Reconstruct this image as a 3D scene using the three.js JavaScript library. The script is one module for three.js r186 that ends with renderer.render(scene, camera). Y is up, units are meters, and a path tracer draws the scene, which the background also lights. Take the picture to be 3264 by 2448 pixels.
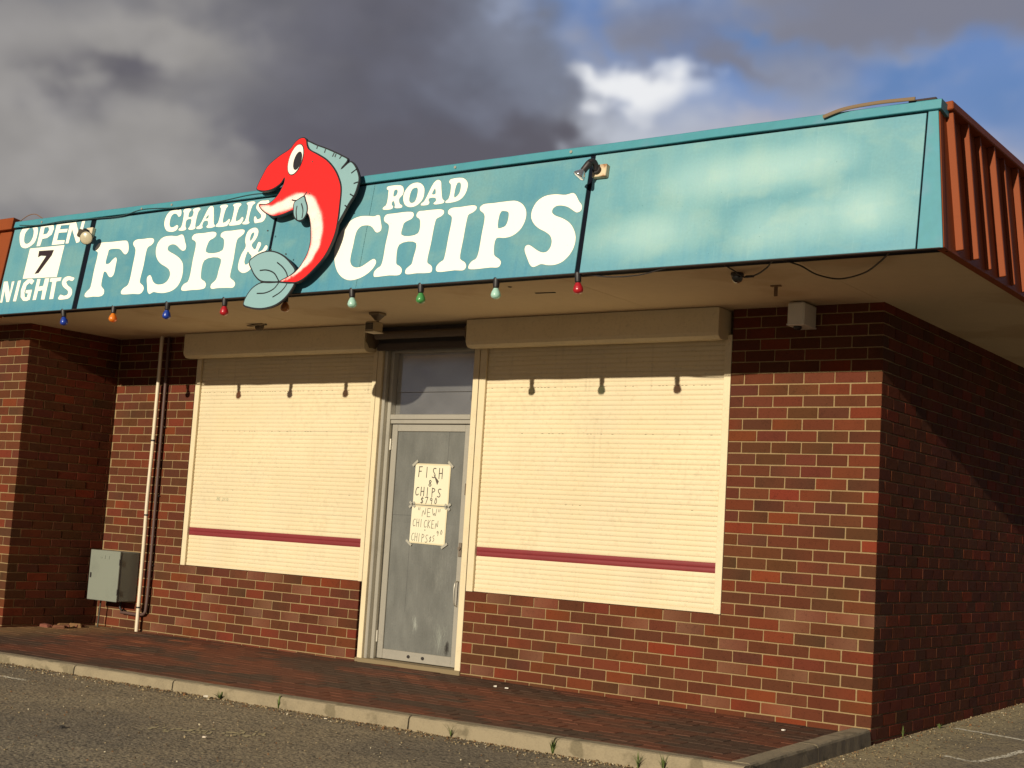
import * as THREE from 'three';
import { mergeGeometries } from 'three/addons/utils/BufferGeometryUtils.js';
import { ImprovedNoise } from 'three/addons/math/ImprovedNoise.js';

// ---------------------------------------------------------------- camera, sky, sun, exposure
const scene = new THREE.Scene();
const renderer = new THREE.WebGLRenderer({ antialias: true });
renderer.toneMapping = THREE.LinearToneMapping;
renderer.toneMappingExposure = 1.0;
renderer.shadowMap.enabled = true;
const camera = new THREE.PerspectiveCamera(30.97, 4 / 3, 0.1, 600);
camera.position.set(3.5797, 1.1832, 9.4309);
camera.rotation.set(0.10835, 0.62511, 0.06108, 'YXZ');

const SUN_DIR = new THREE.Vector3(0.072, 0.29, 1).normalize();
const sun = new THREE.DirectionalLight(new THREE.Color().setRGB(1.0, 0.895, 0.71), 4.9);
sun.position.copy(SUN_DIR).multiplyScalar(40).add(new THREE.Vector3(-4, 1, 0));
sun.target.position.set(-4, 1, 0);
sun.castShadow = true;
sun.shadow.mapSize.set(4096, 4096);
sun.shadow.camera.left = -12; sun.shadow.camera.right = 12;
sun.shadow.camera.top = 8; sun.shadow.camera.bottom = -8;
sun.shadow.camera.far = 90;
scene.add(sun, sun.target);

// ---------------------------------------------------------------- small tools
let seed = 20231;
const rnd = () => { seed |= 0; seed = (seed + 0x6D2B79F5) | 0; let t = Math.imul(seed ^ (seed >>> 15), 1 | seed); t = (t + Math.imul(t ^ (t >>> 7), 61 | t)) ^ t; return ((t ^ (t >>> 14)) >>> 0) / 4294967296; };
const rr = (a, b) => a + (b - a) * rnd();
const clamp = (x, a = 0, b = 1) => Math.min(b, Math.max(a, x));
const sstep = (a, b, x) => { const t = clamp((x - a) / (b - a)); return t * t * (3 - 2 * t); };
const lerp = (a, b, t) => a + (b - a) * t;
const mix3 = (a, b, t) => [lerp(a[0], b[0], t), lerp(a[1], b[1], t), lerp(a[2], b[2], t)];
const perlin = new ImprovedNoise();
const fbm = (x, y, z, o = 5) => { let s = 0, a = 0.5; for (let i = 0; i < o; i++) { s += a * perlin.noise(x, y, z); x = x * 2.03 + 7.1; y = y * 2.03 + 3.7; z = z * 2.03 + 1.3; a *= 0.5; } return s; };
// tileable noise over a unit square
const tn = (u, v, f, s = 0, o = 3) => {
  const h = (x, y) => { let n = Math.imul((x | 0) + 1013 * s, 374761393) + Math.imul((y | 0) + 7, 668265263); n = Math.imul(n ^ (n >>> 13), 1274126177); return ((n ^ (n >>> 16)) >>> 0) / 4294967295; };
  let r = 0, a = 0.5, t = 0;
  for (let i = 0; i < o; i++) {
    const x = u * f, y = v * f, xi = Math.floor(x), yi = Math.floor(y), fx = x - xi, fy = y - yi;
    const sx = fx * fx * (3 - 2 * fx), sy = fy * fy * (3 - 2 * fy), m = (q) => ((q % f) + f) % f;
    const A = h(m(xi), m(yi)), B = h(m(xi + 1), m(yi)), C = h(m(xi), m(yi + 1)), D = h(m(xi + 1), m(yi + 1));
    r += a * lerp(lerp(A, B, sx), lerp(C, D, sx), sy); t += a; a *= 0.5; f *= 2; s += 17;
  }
  return r / t;
};
const toS = (l) => { l = clamp(l); return Math.round(255 * (l <= 0.0031308 ? l * 12.92 : 1.055 * Math.pow(l, 1 / 2.4) - 0.055)); };
function tex(n, fn, srgb = true, rx = 1, ry = 1) {
  const d = new Uint8Array(n * n * 4);
  for (let j = 0; j < n; j++) for (let i = 0; i < n; i++) {
    const c = fn((i + 0.5) / n, (j + 0.5) / n), k = 4 * (j * n + i);
    for (let q = 0; q < 3; q++) d[k + q] = srgb ? toS(c[q]) : Math.round(255 * clamp(c[q]));
    d[k + 3] = 255;
  }
  const t = new THREE.DataTexture(d, n, n);
  t.wrapS = t.wrapT = THREE.RepeatWrapping; t.magFilter = THREE.LinearFilter; t.minFilter = THREE.LinearMipmapLinearFilter; t.generateMipmaps = true;
  if (srgb) t.colorSpace = THREE.SRGBColorSpace;
  t.repeat.set(rx, ry); t.needsUpdate = true; return t;
}
const rgb = (r, g, b) => new THREE.Color().setRGB(r, g, b);
const M = (c, o = {}) => new THREE.MeshStandardMaterial({ color: rgb(...c), roughness: 0.8, ...o });
const MM = (c, o = {}) => new THREE.MeshPhysicalMaterial({ color: rgb(...c), roughness: 0.9, specularIntensity: 0.25, ...o });   // dull surfaces

const used = new Map();
const numbered = (n) => { const k = used.get(n) || 0; used.set(n, k + 1); return k ? n + '_' + String(k).padStart(3, '0') : n; };
const tag = (o, label, category, group, kind) => { if (label) o.userData.label = label; if (category) o.userData.category = category; if (group) o.userData.group = group; if (kind) o.userData.kind = kind; return o; };
const shade = (m) => { m.castShadow = true; m.receiveShadow = true; return m; };
function thing(name, label, category, pos = [0, 0, 0], group) {
  const g = new THREE.Group(); g.name = numbered(name); g.position.set(...pos); scene.add(g); return tag(g, label, category, group);
}
function part(name, geo, mat, parent) {
  if (Array.isArray(geo)) geo = geo.length > 1 ? mergeGeometries(geo.map((g) => { const q = g.index ? g.toNonIndexed() : g; for (const k of Object.keys(q.attributes)) if (!['position', 'normal', 'uv', 'color'].includes(k)) q.deleteAttribute(k); return q; })) : geo[0];
  const m = shade(new THREE.Mesh(geo, mat)); m.name = parent === scene ? numbered(name) : name; parent.add(m); return m;
}
function group(name, parent, pos = [0, 0, 0]) { const g = new THREE.Group(); g.name = name; g.position.set(...pos); parent.add(g); return g; }

// chamfered box, centred; uv in metres by the dominant axis
function cbox(w, h, d, c = 0.003, at = [0, 0, 0], jit = 0) {
  const hx = w / 2, hy = h / 2, hz = d / 2; c = Math.min(c, hx * 0.45, hy * 0.45, hz * 0.45);
  const V = {}, P = (sx, sy, sz, a) => { // a = axis of the face the corner vertex belongs to
    const k = sx + ',' + sy + ',' + sz + ',' + a;
    if (!V[k]) { const p = [sx * (a === 0 ? hx : hx - c), sy * (a === 1 ? hy : hy - c), sz * (a === 2 ? hz : hz - c)]; V[k] = jit ? p.map((q) => q + rr(-jit, jit)) : p; }
    return V[k];
  };
  const pos = [], tri = (a, b, e) => pos.push(...a, ...b, ...e), nrm = [], uvs = [];
  const quad = (a, b, e, f, n) => { // orient by n
    const u = [b[0] - a[0], b[1] - a[1], b[2] - a[2]], v = [e[0] - a[0], e[1] - a[1], e[2] - a[2]];
    const cr = [u[1] * v[2] - u[2] * v[1], u[2] * v[0] - u[0] * v[2], u[0] * v[1] - u[1] * v[0]];
    if (cr[0] * n[0] + cr[1] * n[1] + cr[2] * n[2] > 0) { tri(a, b, e); tri(a, e, f); } else { tri(a, e, b); tri(a, f, e); }
  };
  for (const s of [-1, 1]) {
    quad(P(s, -1, -1, 0), P(s, 1, -1, 0), P(s, 1, 1, 0), P(s, -1, 1, 0), [s, 0, 0]);
    quad(P(-1, s, -1, 1), P(1, s, -1, 1), P(1, s, 1, 1), P(-1, s, 1, 1), [0, s, 0]);
    quad(P(-1, -1, s, 2), P(1, -1, s, 2), P(1, 1, s, 2), P(-1, 1, s, 2), [0, 0, s]);
    for (const t of [-1, 1]) {
      quad(P(s, t, -1, 0), P(s, t, 1, 0), P(s, t, 1, 1), P(s, t, -1, 1), [s, t, 0]);
      quad(P(s, -1, t, 0), P(s, 1, t, 0), P(s, 1, t, 2), P(s, -1, t, 2), [s, 0, t]);
      quad(P(-1, s, t, 1), P(1, s, t, 1), P(1, s, t, 2), P(-1, s, t, 2), [0, s, t]);
      for (const r of [-1, 1]) { const a = P(s, t, r, 0), b = P(s, t, r, 1), e = P(s, t, r, 2), n = [s, t, r];
        const u = [b[0] - a[0], b[1] - a[1], b[2] - a[2]], v = [e[0] - a[0], e[1] - a[1], e[2] - a[2]];
        const cr = (u[1] * v[2] - u[2] * v[1]) * n[0] + (u[2] * v[0] - u[0] * v[2]) * n[1] + (u[0] * v[1] - u[1] * v[0]) * n[2];
        if (cr > 0) tri(a, b, e); else tri(a, e, b); }
    }
  }
  const g = new THREE.BufferGeometry();
  g.setAttribute('position', new THREE.Float32BufferAttribute(pos, 3)); g.computeVertexNormals();
  g.translate(...at); return planarUV(g);
}
function planarUV(g, ox = 0, oy = 0, k = 1) {
  const p = g.attributes.position, n = g.attributes.normal, uv = new Float32Array(p.count * 2);
  for (let i = 0; i < p.count; i++) {
    const ax = Math.abs(n.getX(i)), ay = Math.abs(n.getY(i)), az = Math.abs(n.getZ(i));
    const a = az >= ax && az >= ay ? [p.getX(i), p.getY(i)] : ay >= ax ? [p.getX(i), p.getZ(i)] : [p.getZ(i), p.getY(i)];
    uv[2 * i] = (a[0] + ox) * k; uv[2 * i + 1] = (a[1] + oy) * k;
  }
  g.setAttribute('uv', new THREE.BufferAttribute(uv, 2)); return g;
}
function tint(g, c) { const n = g.attributes.position.count, a = new Float32Array(n * 3); for (let i = 0; i < n; i++) a.set(c, 3 * i); g.setAttribute('color', new THREE.BufferAttribute(a, 3)); return g; }
// box given by its limits
const bx = (x0, x1, y0, y1, z0, z1, c = 0.003) => cbox(x1 - x0, y1 - y0, z1 - z0, c, [(x0 + x1) / 2, (y0 + y1) / 2, (z0 + z1) / 2]);
const tube = (pts, r, seg = 24, rad = 8) => new THREE.TubeGeometry(new THREE.CatmullRomCurve3(pts.map((p) => new THREE.Vector3(...p)), false, 'centripetal'), seg, r, rad, false);
const cyl = (r0, r1, h, n = 20, at = [0, 0, 0], rot) => { const g = new THREE.CylinderGeometry(r0, r1, h, n); if (rot) g.rotateX(rot[0]).rotateY(rot[1]).rotateZ(rot[2]); return g.translate(...at); };
const lathe = (pts, n = 20) => new THREE.LatheGeometry(pts.map((p) => new THREE.Vector2(p[0], p[1])), n);
const parsePts = (s) => s.split(' ').map((p) => p.split(',').map((q) => q / 1000));
// closed smooth outline through points
function smooth(pts, n = 5) { const c = new THREE.CatmullRomCurve3(pts.map((p) => new THREE.Vector3(p[0], p[1], 0)), true, 'centripetal'); return c.getPoints(pts.length * n).slice(0, -1).map((v) => [v.x, v.y]); }
function offsetPoly(pts, d) { // inwards for d > 0
  let A = 0; const n = pts.length; for (let i = 0; i < n; i++) { const a = pts[i], b = pts[(i + 1) % n]; A += a[0] * b[1] - b[0] * a[1]; }
  const s = A > 0 ? 1 : -1;
  return pts.map((p, i) => { const a = pts[(i + n - 1) % n], b = pts[(i + 1) % n]; let tx = b[0] - a[0], ty = b[1] - a[1]; const l = Math.hypot(tx, ty) || 1; return [p[0] - s * d * ty / l, p[1] + s * d * tx / l]; });
}
const shapeOf = (pts) => new THREE.Shape(pts.map((p) => new THREE.Vector2(p[0], p[1])));
const plate = (pts, z0, z1) => { const g = new THREE.ExtrudeGeometry(shapeOf(pts), { depth: z1 - z0, bevelEnabled: false, curveSegments: 1 }); return g.translate(0, 0, z0); };

// ---------------------------------------------------------------- sky: heavy grey cloud to the left, blue breaks to the right
{
  const W = 2048, H = 1024, d = new Float32Array(W * H * 4);
  const blob = (a, e, a0, e0, ra, re) => Math.exp(-(((a - a0) / ra) ** 2 + ((e - e0) / re) ** 2));
  for (let j = 0; j < H; j++) {
    const el = ((j + 0.5) / H - 0.5) * 180, ce = Math.cos(el * Math.PI / 180), y = Math.sin(el * Math.PI / 180);
    for (let i = 0; i < W; i++) {
      // three.js: u = atan2(z, x) / 2pi + 0.5
      const th = ((i + 0.5) / W - 0.5) * 2 * Math.PI, x = Math.cos(th) * ce, z = Math.sin(th) * ce, k = 4 * (j * W + i);
      let c;
      if (el < -2) c = [0.09, 0.075, 0.055];
      else {
        const q = 1 / (Math.max(y, 0) + 0.25), az0 = Math.atan2(x, -z) * 180 / Math.PI;
        const w1 = fbm(x * 5, y * 8, z * 5, 5), w2 = fbm(x * 5 + 31, y * 8, z * 5 + 9, 5), f3 = fbm(x * 14 + 3, y * 22, z * 14, 5), f4 = fbm(x * 38, y * 55, z * 38, 5), f5 = fbm(x * 24 + 11, y * 36, z * 24 + 4, 6);
        const az = az0 + 4 * w1 + 2.8 * f3 + 1.7 * f4, e = el + 1.8 * w2 + 1.6 * f3 + 1.1 * f4;
        const sunny = Math.max(0, x * SUN_DIR.x + y * SUN_DIR.y + z * SUN_DIR.z);
        // general cover
        const cov = sstep(-0.3, 0.06, fbm(x * q * 1.1 + 5, y, z * q * 1.1 + 2, 5) + 0.08);
        const blue = mix3([0.08, 0.15, 0.32], [0.05, 0.115, 0.31], sstep(5, 35, el));
        const grey = mix3([0.045, 0.045, 0.056], [0.115, 0.113, 0.128], sstep(-0.25, 0.3, f3 + w1));
        c = mix3(blue, grey, cov);
        c = mix3(c, [0.62, 0.56, 0.48], 0.55 * Math.pow(sunny, 6) * (0.4 + 0.6 * cov));
        // the part of the sky towards the building
        const inView = sstep(70, 58, Math.abs(az0 + 36) + Math.max(0, el - 24) * 1.6);
        if (inView > 0 && el > -2) {
          let s = mix3([0.165, 0.163, 0.185], [0.12, 0.119, 0.15], sstep(-50, -40, az));
          s = mix3(s, [0.33, 0.315, 0.305], 1.0 * clamp(blob(az, e, -51.5, 18.6, 4.0, 1.6) + 0.95 * blob(az, e, -58, 16.0, 6.0, 4.2) + 0.55 * blob(az, e, -53, 12, 5.5, 2.2) + 0.5 * blob(az, e, -50, 15.0, 4, 1) + 0.45 * blob(az, e, -46, 13.3, 6, 1.2) + 0.5 * blob(az, e, -54, 13.5, 5, 1.2)));
          s = mix3(s, [0.105, 0.1, 0.125], 0.85 * clamp(blob(az, e, -53.6, 17.0, 1.9, 0.9) + 0.8 * blob(az, e, -40, 15.2, 5, 2.2)));
          s = mix3(s, [0.2, 0.25, 0.36], 0.8 * blob(az, e, -57, 20.6, 1.3, 0.5));
          s = mix3(s, [0.19, 0.21, 0.275], 0.95 * sstep(-43, -35, az) * sstep(15.5, 19, e)); { const k = 1 + 0.2 * f5 + 0.12 * f3; s = [s[0] * k, s[1] * k, s[2] * k]; }
          // open air to the right
          const open = sstep(-33.5, -29.5, az + 0.9 * (e - 17));
          const air = mix3([0.26, 0.35, 0.56], [0.115, 0.225, 0.5], sstep(14, 20, e) * 0.8);
          let r = air;
          const veil = clamp(0.6 + 1.3 * w2 + 1.5 * f3 + 1.1 * f4) * (0.78 - 0.22 * sstep(-22, -16, az));
          r = mix3(r, [0.34, 0.37, 0.46], veil);
          r = mix3(r, [0.205, 0.21, 0.265], 0.96 * sstep(19.3, 20.8, e) * sstep(-29, -23, az));
          r = mix3(r, [0.2, 0.205, 0.26], 0.9 * clamp(blob(az, e, -26.2, 19.3, 2.8, 0.75) + 0.9 * blob(az, e, -29.5, 20.6, 3, 1)));
          r = mix3(r, [0.115, 0.225, 0.47], 0.85 * clamp(blob(az, e, -21.6, 18.5, 1.3, 1.0) + 0.9 * blob(az, e, -25.4, 20.3, 1.5, 0.4) + 0.85 * blob(az, e, -17.2, 17.2, 3.6, 1.3)));
          r = mix3(r, [0.5, 0.44, 0.43], 0.9 * clamp(blob(az, e, -26.0, 15.9, 3.6, 1.0) + 0.55 * blob(az, e, -16.8, 15.2, 2.2, 0.8) + 0.6 * blob(az, e, -23.6, 17.2, 1.6, 0.6)));
          s = mix3(s, r, open);
          s = mix3(s, [0.5, 0.53, 0.6], 0.95 * clamp((1.25 + 1.2 * f4) * blob(az, e, -30.8, 16.3, 3.0, 1.4)));
          s = mix3(s, [0.85, 0.86, 0.88], 0.98 * clamp(1.7 * (blob(az, e, -30.6, 18.3, 2.7, 0.85) - 0.15) + 0.8 * (blob(az, e, -33, 19.0, 1.4, 0.4) - 0.1)));
          s = mix3(s, [0.115, 0.11, 0.135], 0.95 * sstep(-33.2, -35, az + 0.5 * (e - 16)) * sstep(17.6, 16, e) * sstep(-49, -43, az));
          c = mix3(c, s, inView);
        }
        if (el < 0) c = mix3([0.09, 0.075, 0.055], c, (el + 2) / 2);
      }
      d[k] = c[0]; d[k + 1] = c[1]; d[k + 2] = c[2]; d[k + 3] = 1;
    }
  }
  const t = new THREE.DataTexture(d, W, H, THREE.RGBAFormat, THREE.FloatType);
  t.mapping = THREE.EquirectangularReflectionMapping; t.magFilter = t.minFilter = THREE.LinearFilter; t.colorSpace = THREE.LinearSRGBColorSpace; t.needsUpdate = true;
  scene.background = t; scene.environment = t;
}

// ---------------------------------------------------------------- procedural materials
const T_BRICK = tex(512, (u, v) => { const a = tn(u, v, 6, 1, 4), b = tn(u, v, 90, 2, 2), c = tn(u, v, 22, 3, 3), p = tn(u, v, 60, 9, 2); const k = 0.62 + 0.32 * a + 0.28 * b + 0.2 * c - (p > 0.78 ? 0.25 : 0); return [k, k, k]; });
const T_BRICKB = tex(512, (u, v) => { const k = 0.5 * tn(u, v, 120, 4, 2) + 0.5 * tn(u, v, 30, 5, 3); return [k, k, k]; }, false);
const brickMat = new THREE.MeshPhysicalMaterial({ specularIntensity: 0.25, map: T_BRICK, bumpMap: T_BRICKB, bumpScale: 0.0025, roughness: 0.92, vertexColors: true });
T_BRICK.repeat.set(2, 2); T_BRICKB.repeat.set(2, 2);
const mortarMat = MM([0.29, 0.2, 0.098], { roughness: 0.95, map: tex(256, (u, v) => { const k = 0.72 + 0.3 * tn(u, v, 64, 6, 2) + 0.12 * tn(u, v, 8, 7, 2); return [k, k, k]; }, true, 3, 3), bumpMap: T_BRICKB, bumpScale: 0.002 });
const streak = (u, v, s) => 0.6 * tn(u, v * 0.999, 40, s, 2) * 0.6 + 0.4 * tn(u, v, 7, s + 1, 4);
const T_CREAM = tex(1024, (u, v) => { const st = sstep(0.55, 0.8, tn(u, v * 0.999, 90, 13, 1) * 0.5 + 0.5 * tn(u, v, 6, 15, 4)), run = sstep(0.6, 0.85, tn(u, 0.37 + 0.02 * v, 70, 16, 2)) * sstep(0.35, 0.7, tn(u, v, 5, 17, 4)), k = 0.86 + 0.15 * tn(u, v, 5, 11, 4) - 0.07 * (tn(u, v, 110, 12, 2) > 0.76 ? 1 : 0) - 0.07 * st - 0.12 * run, b = tn(u, v, 9, 14, 4); return [k, k * (1 - 0.03 * b), k * (1 - 0.1 * b)]; });
const creamMat = M([0.7, 0.595, 0.4], { roughness: 0.5, map: T_CREAM });
const maroonMat = M([0.2, 0.025, 0.028], { roughness: 0.45, map: tex(256, (u, v) => { const k = 0.85 + 0.2 * tn(u, v, 12, 21, 4); const w = tn(u, v, 24, 22, 4) > 0.66 ? 0.35 : 0; return [k + w * 0.6, k + w * 3, k + w * 2.4]; }) });
const soffitMat = M([0.6, 0.475, 0.31], { roughness: 0.9, map: tex(512, (u, v) => { const k = 0.86 + 0.12 * tn(u, v, 4, 31, 4) + 0.06 * tn(u, v, 60, 32, 2), b = sstep(0.55, 0.72, tn(u, v, 4, 33, 6)); return [k - 0.14 * b, k - 0.19 * b, k - 0.24 * b]; }, true, 0.35, 0.35) });
const tealBase = (u, v) => { const a = tn(u, v, 5, 41, 5), b = tn(u, v, 40, 42, 3); const st = tn(u, v * 0.5, 32, 43, 2); const k = 0.86 + 0.2 * a + 0.1 * b; const f = sstep(0.5, 0.75, a); return [0.085 * k * (1 + 0.5 * f), 0.3 * k * (1 - 0.12 * st * f), 0.39 * k * (1 - 0.08 * st)]; };
const T_TEAL = tex(512, tealBase);
const tealMat = M([0.731, 0.86, 0.8428], { roughness: 0.55, map: T_TEAL });
const capMat = M([0.602, 0.817, 0.7912], { roughness: 0.5, map: T_TEAL });
const navyMat = MM([0.004, 0.006, 0.012]);
const blackMat = M([0.012, 0.011, 0.014], { roughness: 0.5 });
const rustT = tex(256, (u, v) => { const k = 0.8 + 0.3 * tn(u, v, 6, 51, 4) + 0.1 * tn(u, v, 60, 52, 2); return [k, k, k]; });
const orangeMat = MM([0.235, 0.056, 0.017], { roughness: 0.55, map: rustT });
const aluMat = M([0.46, 0.43, 0.36], { roughness: 0.42, metalness: 0.55, map: rustT });
const darkMetal = M([0.035, 0.03, 0.03], { roughness: 0.5, metalness: 0.4 });
const wireMat = M([0.02, 0.016, 0.016], { roughness: 0.7 });
const kerbMat = M([0.2745, 0.2222, 0.1405], { roughness: 0.95, map: tex(512, (u, v) => { const k = 0.68 + 0.3 * tn(u, v, 8, 61, 4) + 0.22 * tn(u, v, 100, 62, 2), d = sstep(0.6, 0.72, tn(u, v, 6, 63, 5)); const q = k * (1 - 0.35 * d); return [q, q, q * (1 - 0.05 * d)]; }, true, 1.3, 1.3), bumpMap: T_BRICKB, bumpScale: 0.004 });

// ---------------------------------------------------------------- ground
const groundY = (x, z) => {
  const front = -0.098 + 0.006 * clamp(-x, 0, 9), side = -0.108 + 0.0163 * clamp(-z, 0, 6);
  return lerp(side, front, sstep(-0.4, 2.2, z) * sstep(1.5, -0.5, x) ) ;
};
{
  const xs = [], zs = [];
  for (const x of [-300, -120, -60, -30, -20]) xs.push(x); for (let x = -14; x <= 6.01; x += 0.2) xs.push(x); for (const x of [9, 14, 22, 40, 80, 160, 300]) xs.push(x);
  for (const z of [-300, -120, -60, -30, -16]) zs.push(z); for (let z = -10; z <= 10.01; z += 0.2) zs.push(z); for (const z of [13, 18, 30, 60, 120, 300]) zs.push(z);
  const pos = [], col = [], idx = [], uv = [];
  for (const z of zs) for (const x of xs) {
    const n = fbm(x * 0.7, 3.3, z * 0.7, 4), n2 = fbm(x * 2.3, 9.1, z * 2.3, 4), n3 = fbm(x * 0.35 + 40, 1, z * 0.9, 3);
    pos.push(x, groundY(x, z) + 0.006 * n, z); uv.push(x, z);
    let c = mix3([0.31, 0.245, 0.145], [0.215, 0.175, 0.115], sstep(-0.2, 0.25, n + 0.5 * n2));
    c = mix3(c, [0.36, 0.295, 0.18], 0.55 * sstep(0.02, 0.3, n3 + 0.4 * n2));
    // sand washed along the side wall and round the kerb corner
    const dx = Math.max(0, x), dust = sstep(0.85, 0.1, dx + 0.5 * n2 + 0.25 * n) * sstep(3.2, 1.6, z) * (z < 2.6 ? 1 : 0) * (x > -0.6 ? 1 : 0);
    c = mix3(c, [0.45, 0.365, 0.19], 0.8 * dust);
    col.push(...c);
  }
  const nx = xs.length;
  for (let j = 0; j < zs.length - 1; j++) for (let i = 0; i < nx - 1; i++) { const a = j * nx + i; idx.push(a, a + nx, a + 1, a + 1, a + nx, a + nx + 1); }
  const g = new THREE.BufferGeometry();
  g.setAttribute('position', new THREE.Float32BufferAttribute(pos, 3)); g.setAttribute('uv', new THREE.Float32BufferAttribute(uv, 2)); g.setAttribute('color', new THREE.Float32BufferAttribute(col, 3)); g.setIndex(idx); g.computeVertexNormals();
  const T = tex(2048, (u, v) => {
    const a = tn(u, v, 150, 71, 3), b = tn(u, v, 300, 72, 1), c = tn(u, v, 26, 73, 3), s = tn(u, v, 128, 74, 1);
    let k = 0.3 + 0.85 * a + 0.3 * (b - 0.5) + 0.35 * (c - 0.5), w = 0; if (s > 0.76) { k += 0.55; w = 1; } if (a < 0.4) k *= 0.45 + 0.55 * sstep(0.2, 0.4, a);
    return [k, k * 0.99, k * (w ? 0.88 : 1.02)];
  }, true, 0.5, 0.5);
  const B = tex(1024, (u, v) => { const k = 0.7 * tn(u, v, 55, 71, 3) + 0.3 * tn(u, v, 90, 75, 2); return [k, k, k]; }, false, 1, 1);
  const m = new THREE.MeshStandardMaterial({ map: T, bumpMap: B, bumpScale: 0.01, roughness: 0.95, vertexColors: true });
  tag(part('asphalt', g, m, scene), 'worn grey brown asphalt of the car park in front of the kerb', 'asphalt', null, 'structure');
  // worn painted lines: ragged strips of paint 4 mm above the asphalt
  const paint = M([0.75, 0.69, 0.54], { roughness: 0.9, map: tex(256, (u, v) => { const k = 0.75 + 0.4 * tn(u, v, 40, 76, 3); return [k, k, k]; }, true, 4, 4) });
  const paint2 = M([0.42, 0.35, 0.19], { roughness: 0.9 });
  const stroke = (pts, w, mt, keep, label) => {
    const p = [], n = 60, c = new THREE.CatmullRomCurve3(pts.map((q) => new THREE.Vector3(q[0], 0, q[1])), false, 'catmullrom', 0.05);
    const L = c.getLength(), steps = Math.max(12, Math.round(L / 0.012));
    for (let i = 0; i < steps; i++) for (let s = 0; s < n / 10; s++) {
      const t0 = i / steps, t1 = (i + 1) / steps, a = c.getPoint(t0), b = c.getPoint(t1), d = b.clone().sub(a).normalize(), o = new THREE.Vector3(d.z, 0, -d.x);
      const e0 = -w / 2 + (w * s) / 6, e1 = e0 + w / 6, edge = Math.abs(s - 2.5) / 2.5;
      if (fbm(a.x * 30, s * 1.7, a.z * 30, 3) + 0.25 * rnd() > keep - 0.16 * edge) continue;
      const q = [a.clone().addScaledVector(o, e0), b.clone().addScaledVector(o, e0), b.clone().addScaledVector(o, e1), a.clone().addScaledVector(o, e1)].map((v) => [v.x, groundY(v.x, v.z) + 0.006 * fbm(v.x * 0.7, 3.3, v.z * 0.7, 4) + 0.0028, v.z]);
      p.push(...q[0], ...q[1], ...q[2], ...q[0], ...q[2], ...q[3]);
    }
    const g2 = new THREE.BufferGeometry(); g2.setAttribute('position', new THREE.Float32BufferAttribute(p, 3)); g2.computeVertexNormals(); planarUV(g2);
    for (let i = 0, N = g2.attributes.normal; i < N.count; i++) if (N.getY(i) < 0) N.setXYZ(i, 0, 1, 0);
    return tag(part('road_marking', g2, mt, scene), label, 'road marking', null, 'structure');
  };
  stroke([[0.12, -1.45], [0.7, -1.28], [1.3, -1.1]], 0.06, paint, 0.34, 'straight worn white painted line on the asphalt right of the building corner');
  stroke([[0.5, -0.02], [0.73, 0.07], [0.8, -0.4], [0.83, -0.84]], 0.06, paint, 0.3, 'worn white L shaped painted corner mark on the asphalt by the right edge');
  stroke([[-6.4, 3.2], [-5.08, 3.16]], 0.06, paint, 0.26, 'faded white painted line on the asphalt at the far left of the car park');
  stroke([[-3.0, 3.8], [-2.7, 3.62], [-2.4, 3.38]], 0.26, paint2, 0.06, 'faint yellowish paint smear on the asphalt in the middle foreground');
}

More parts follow.
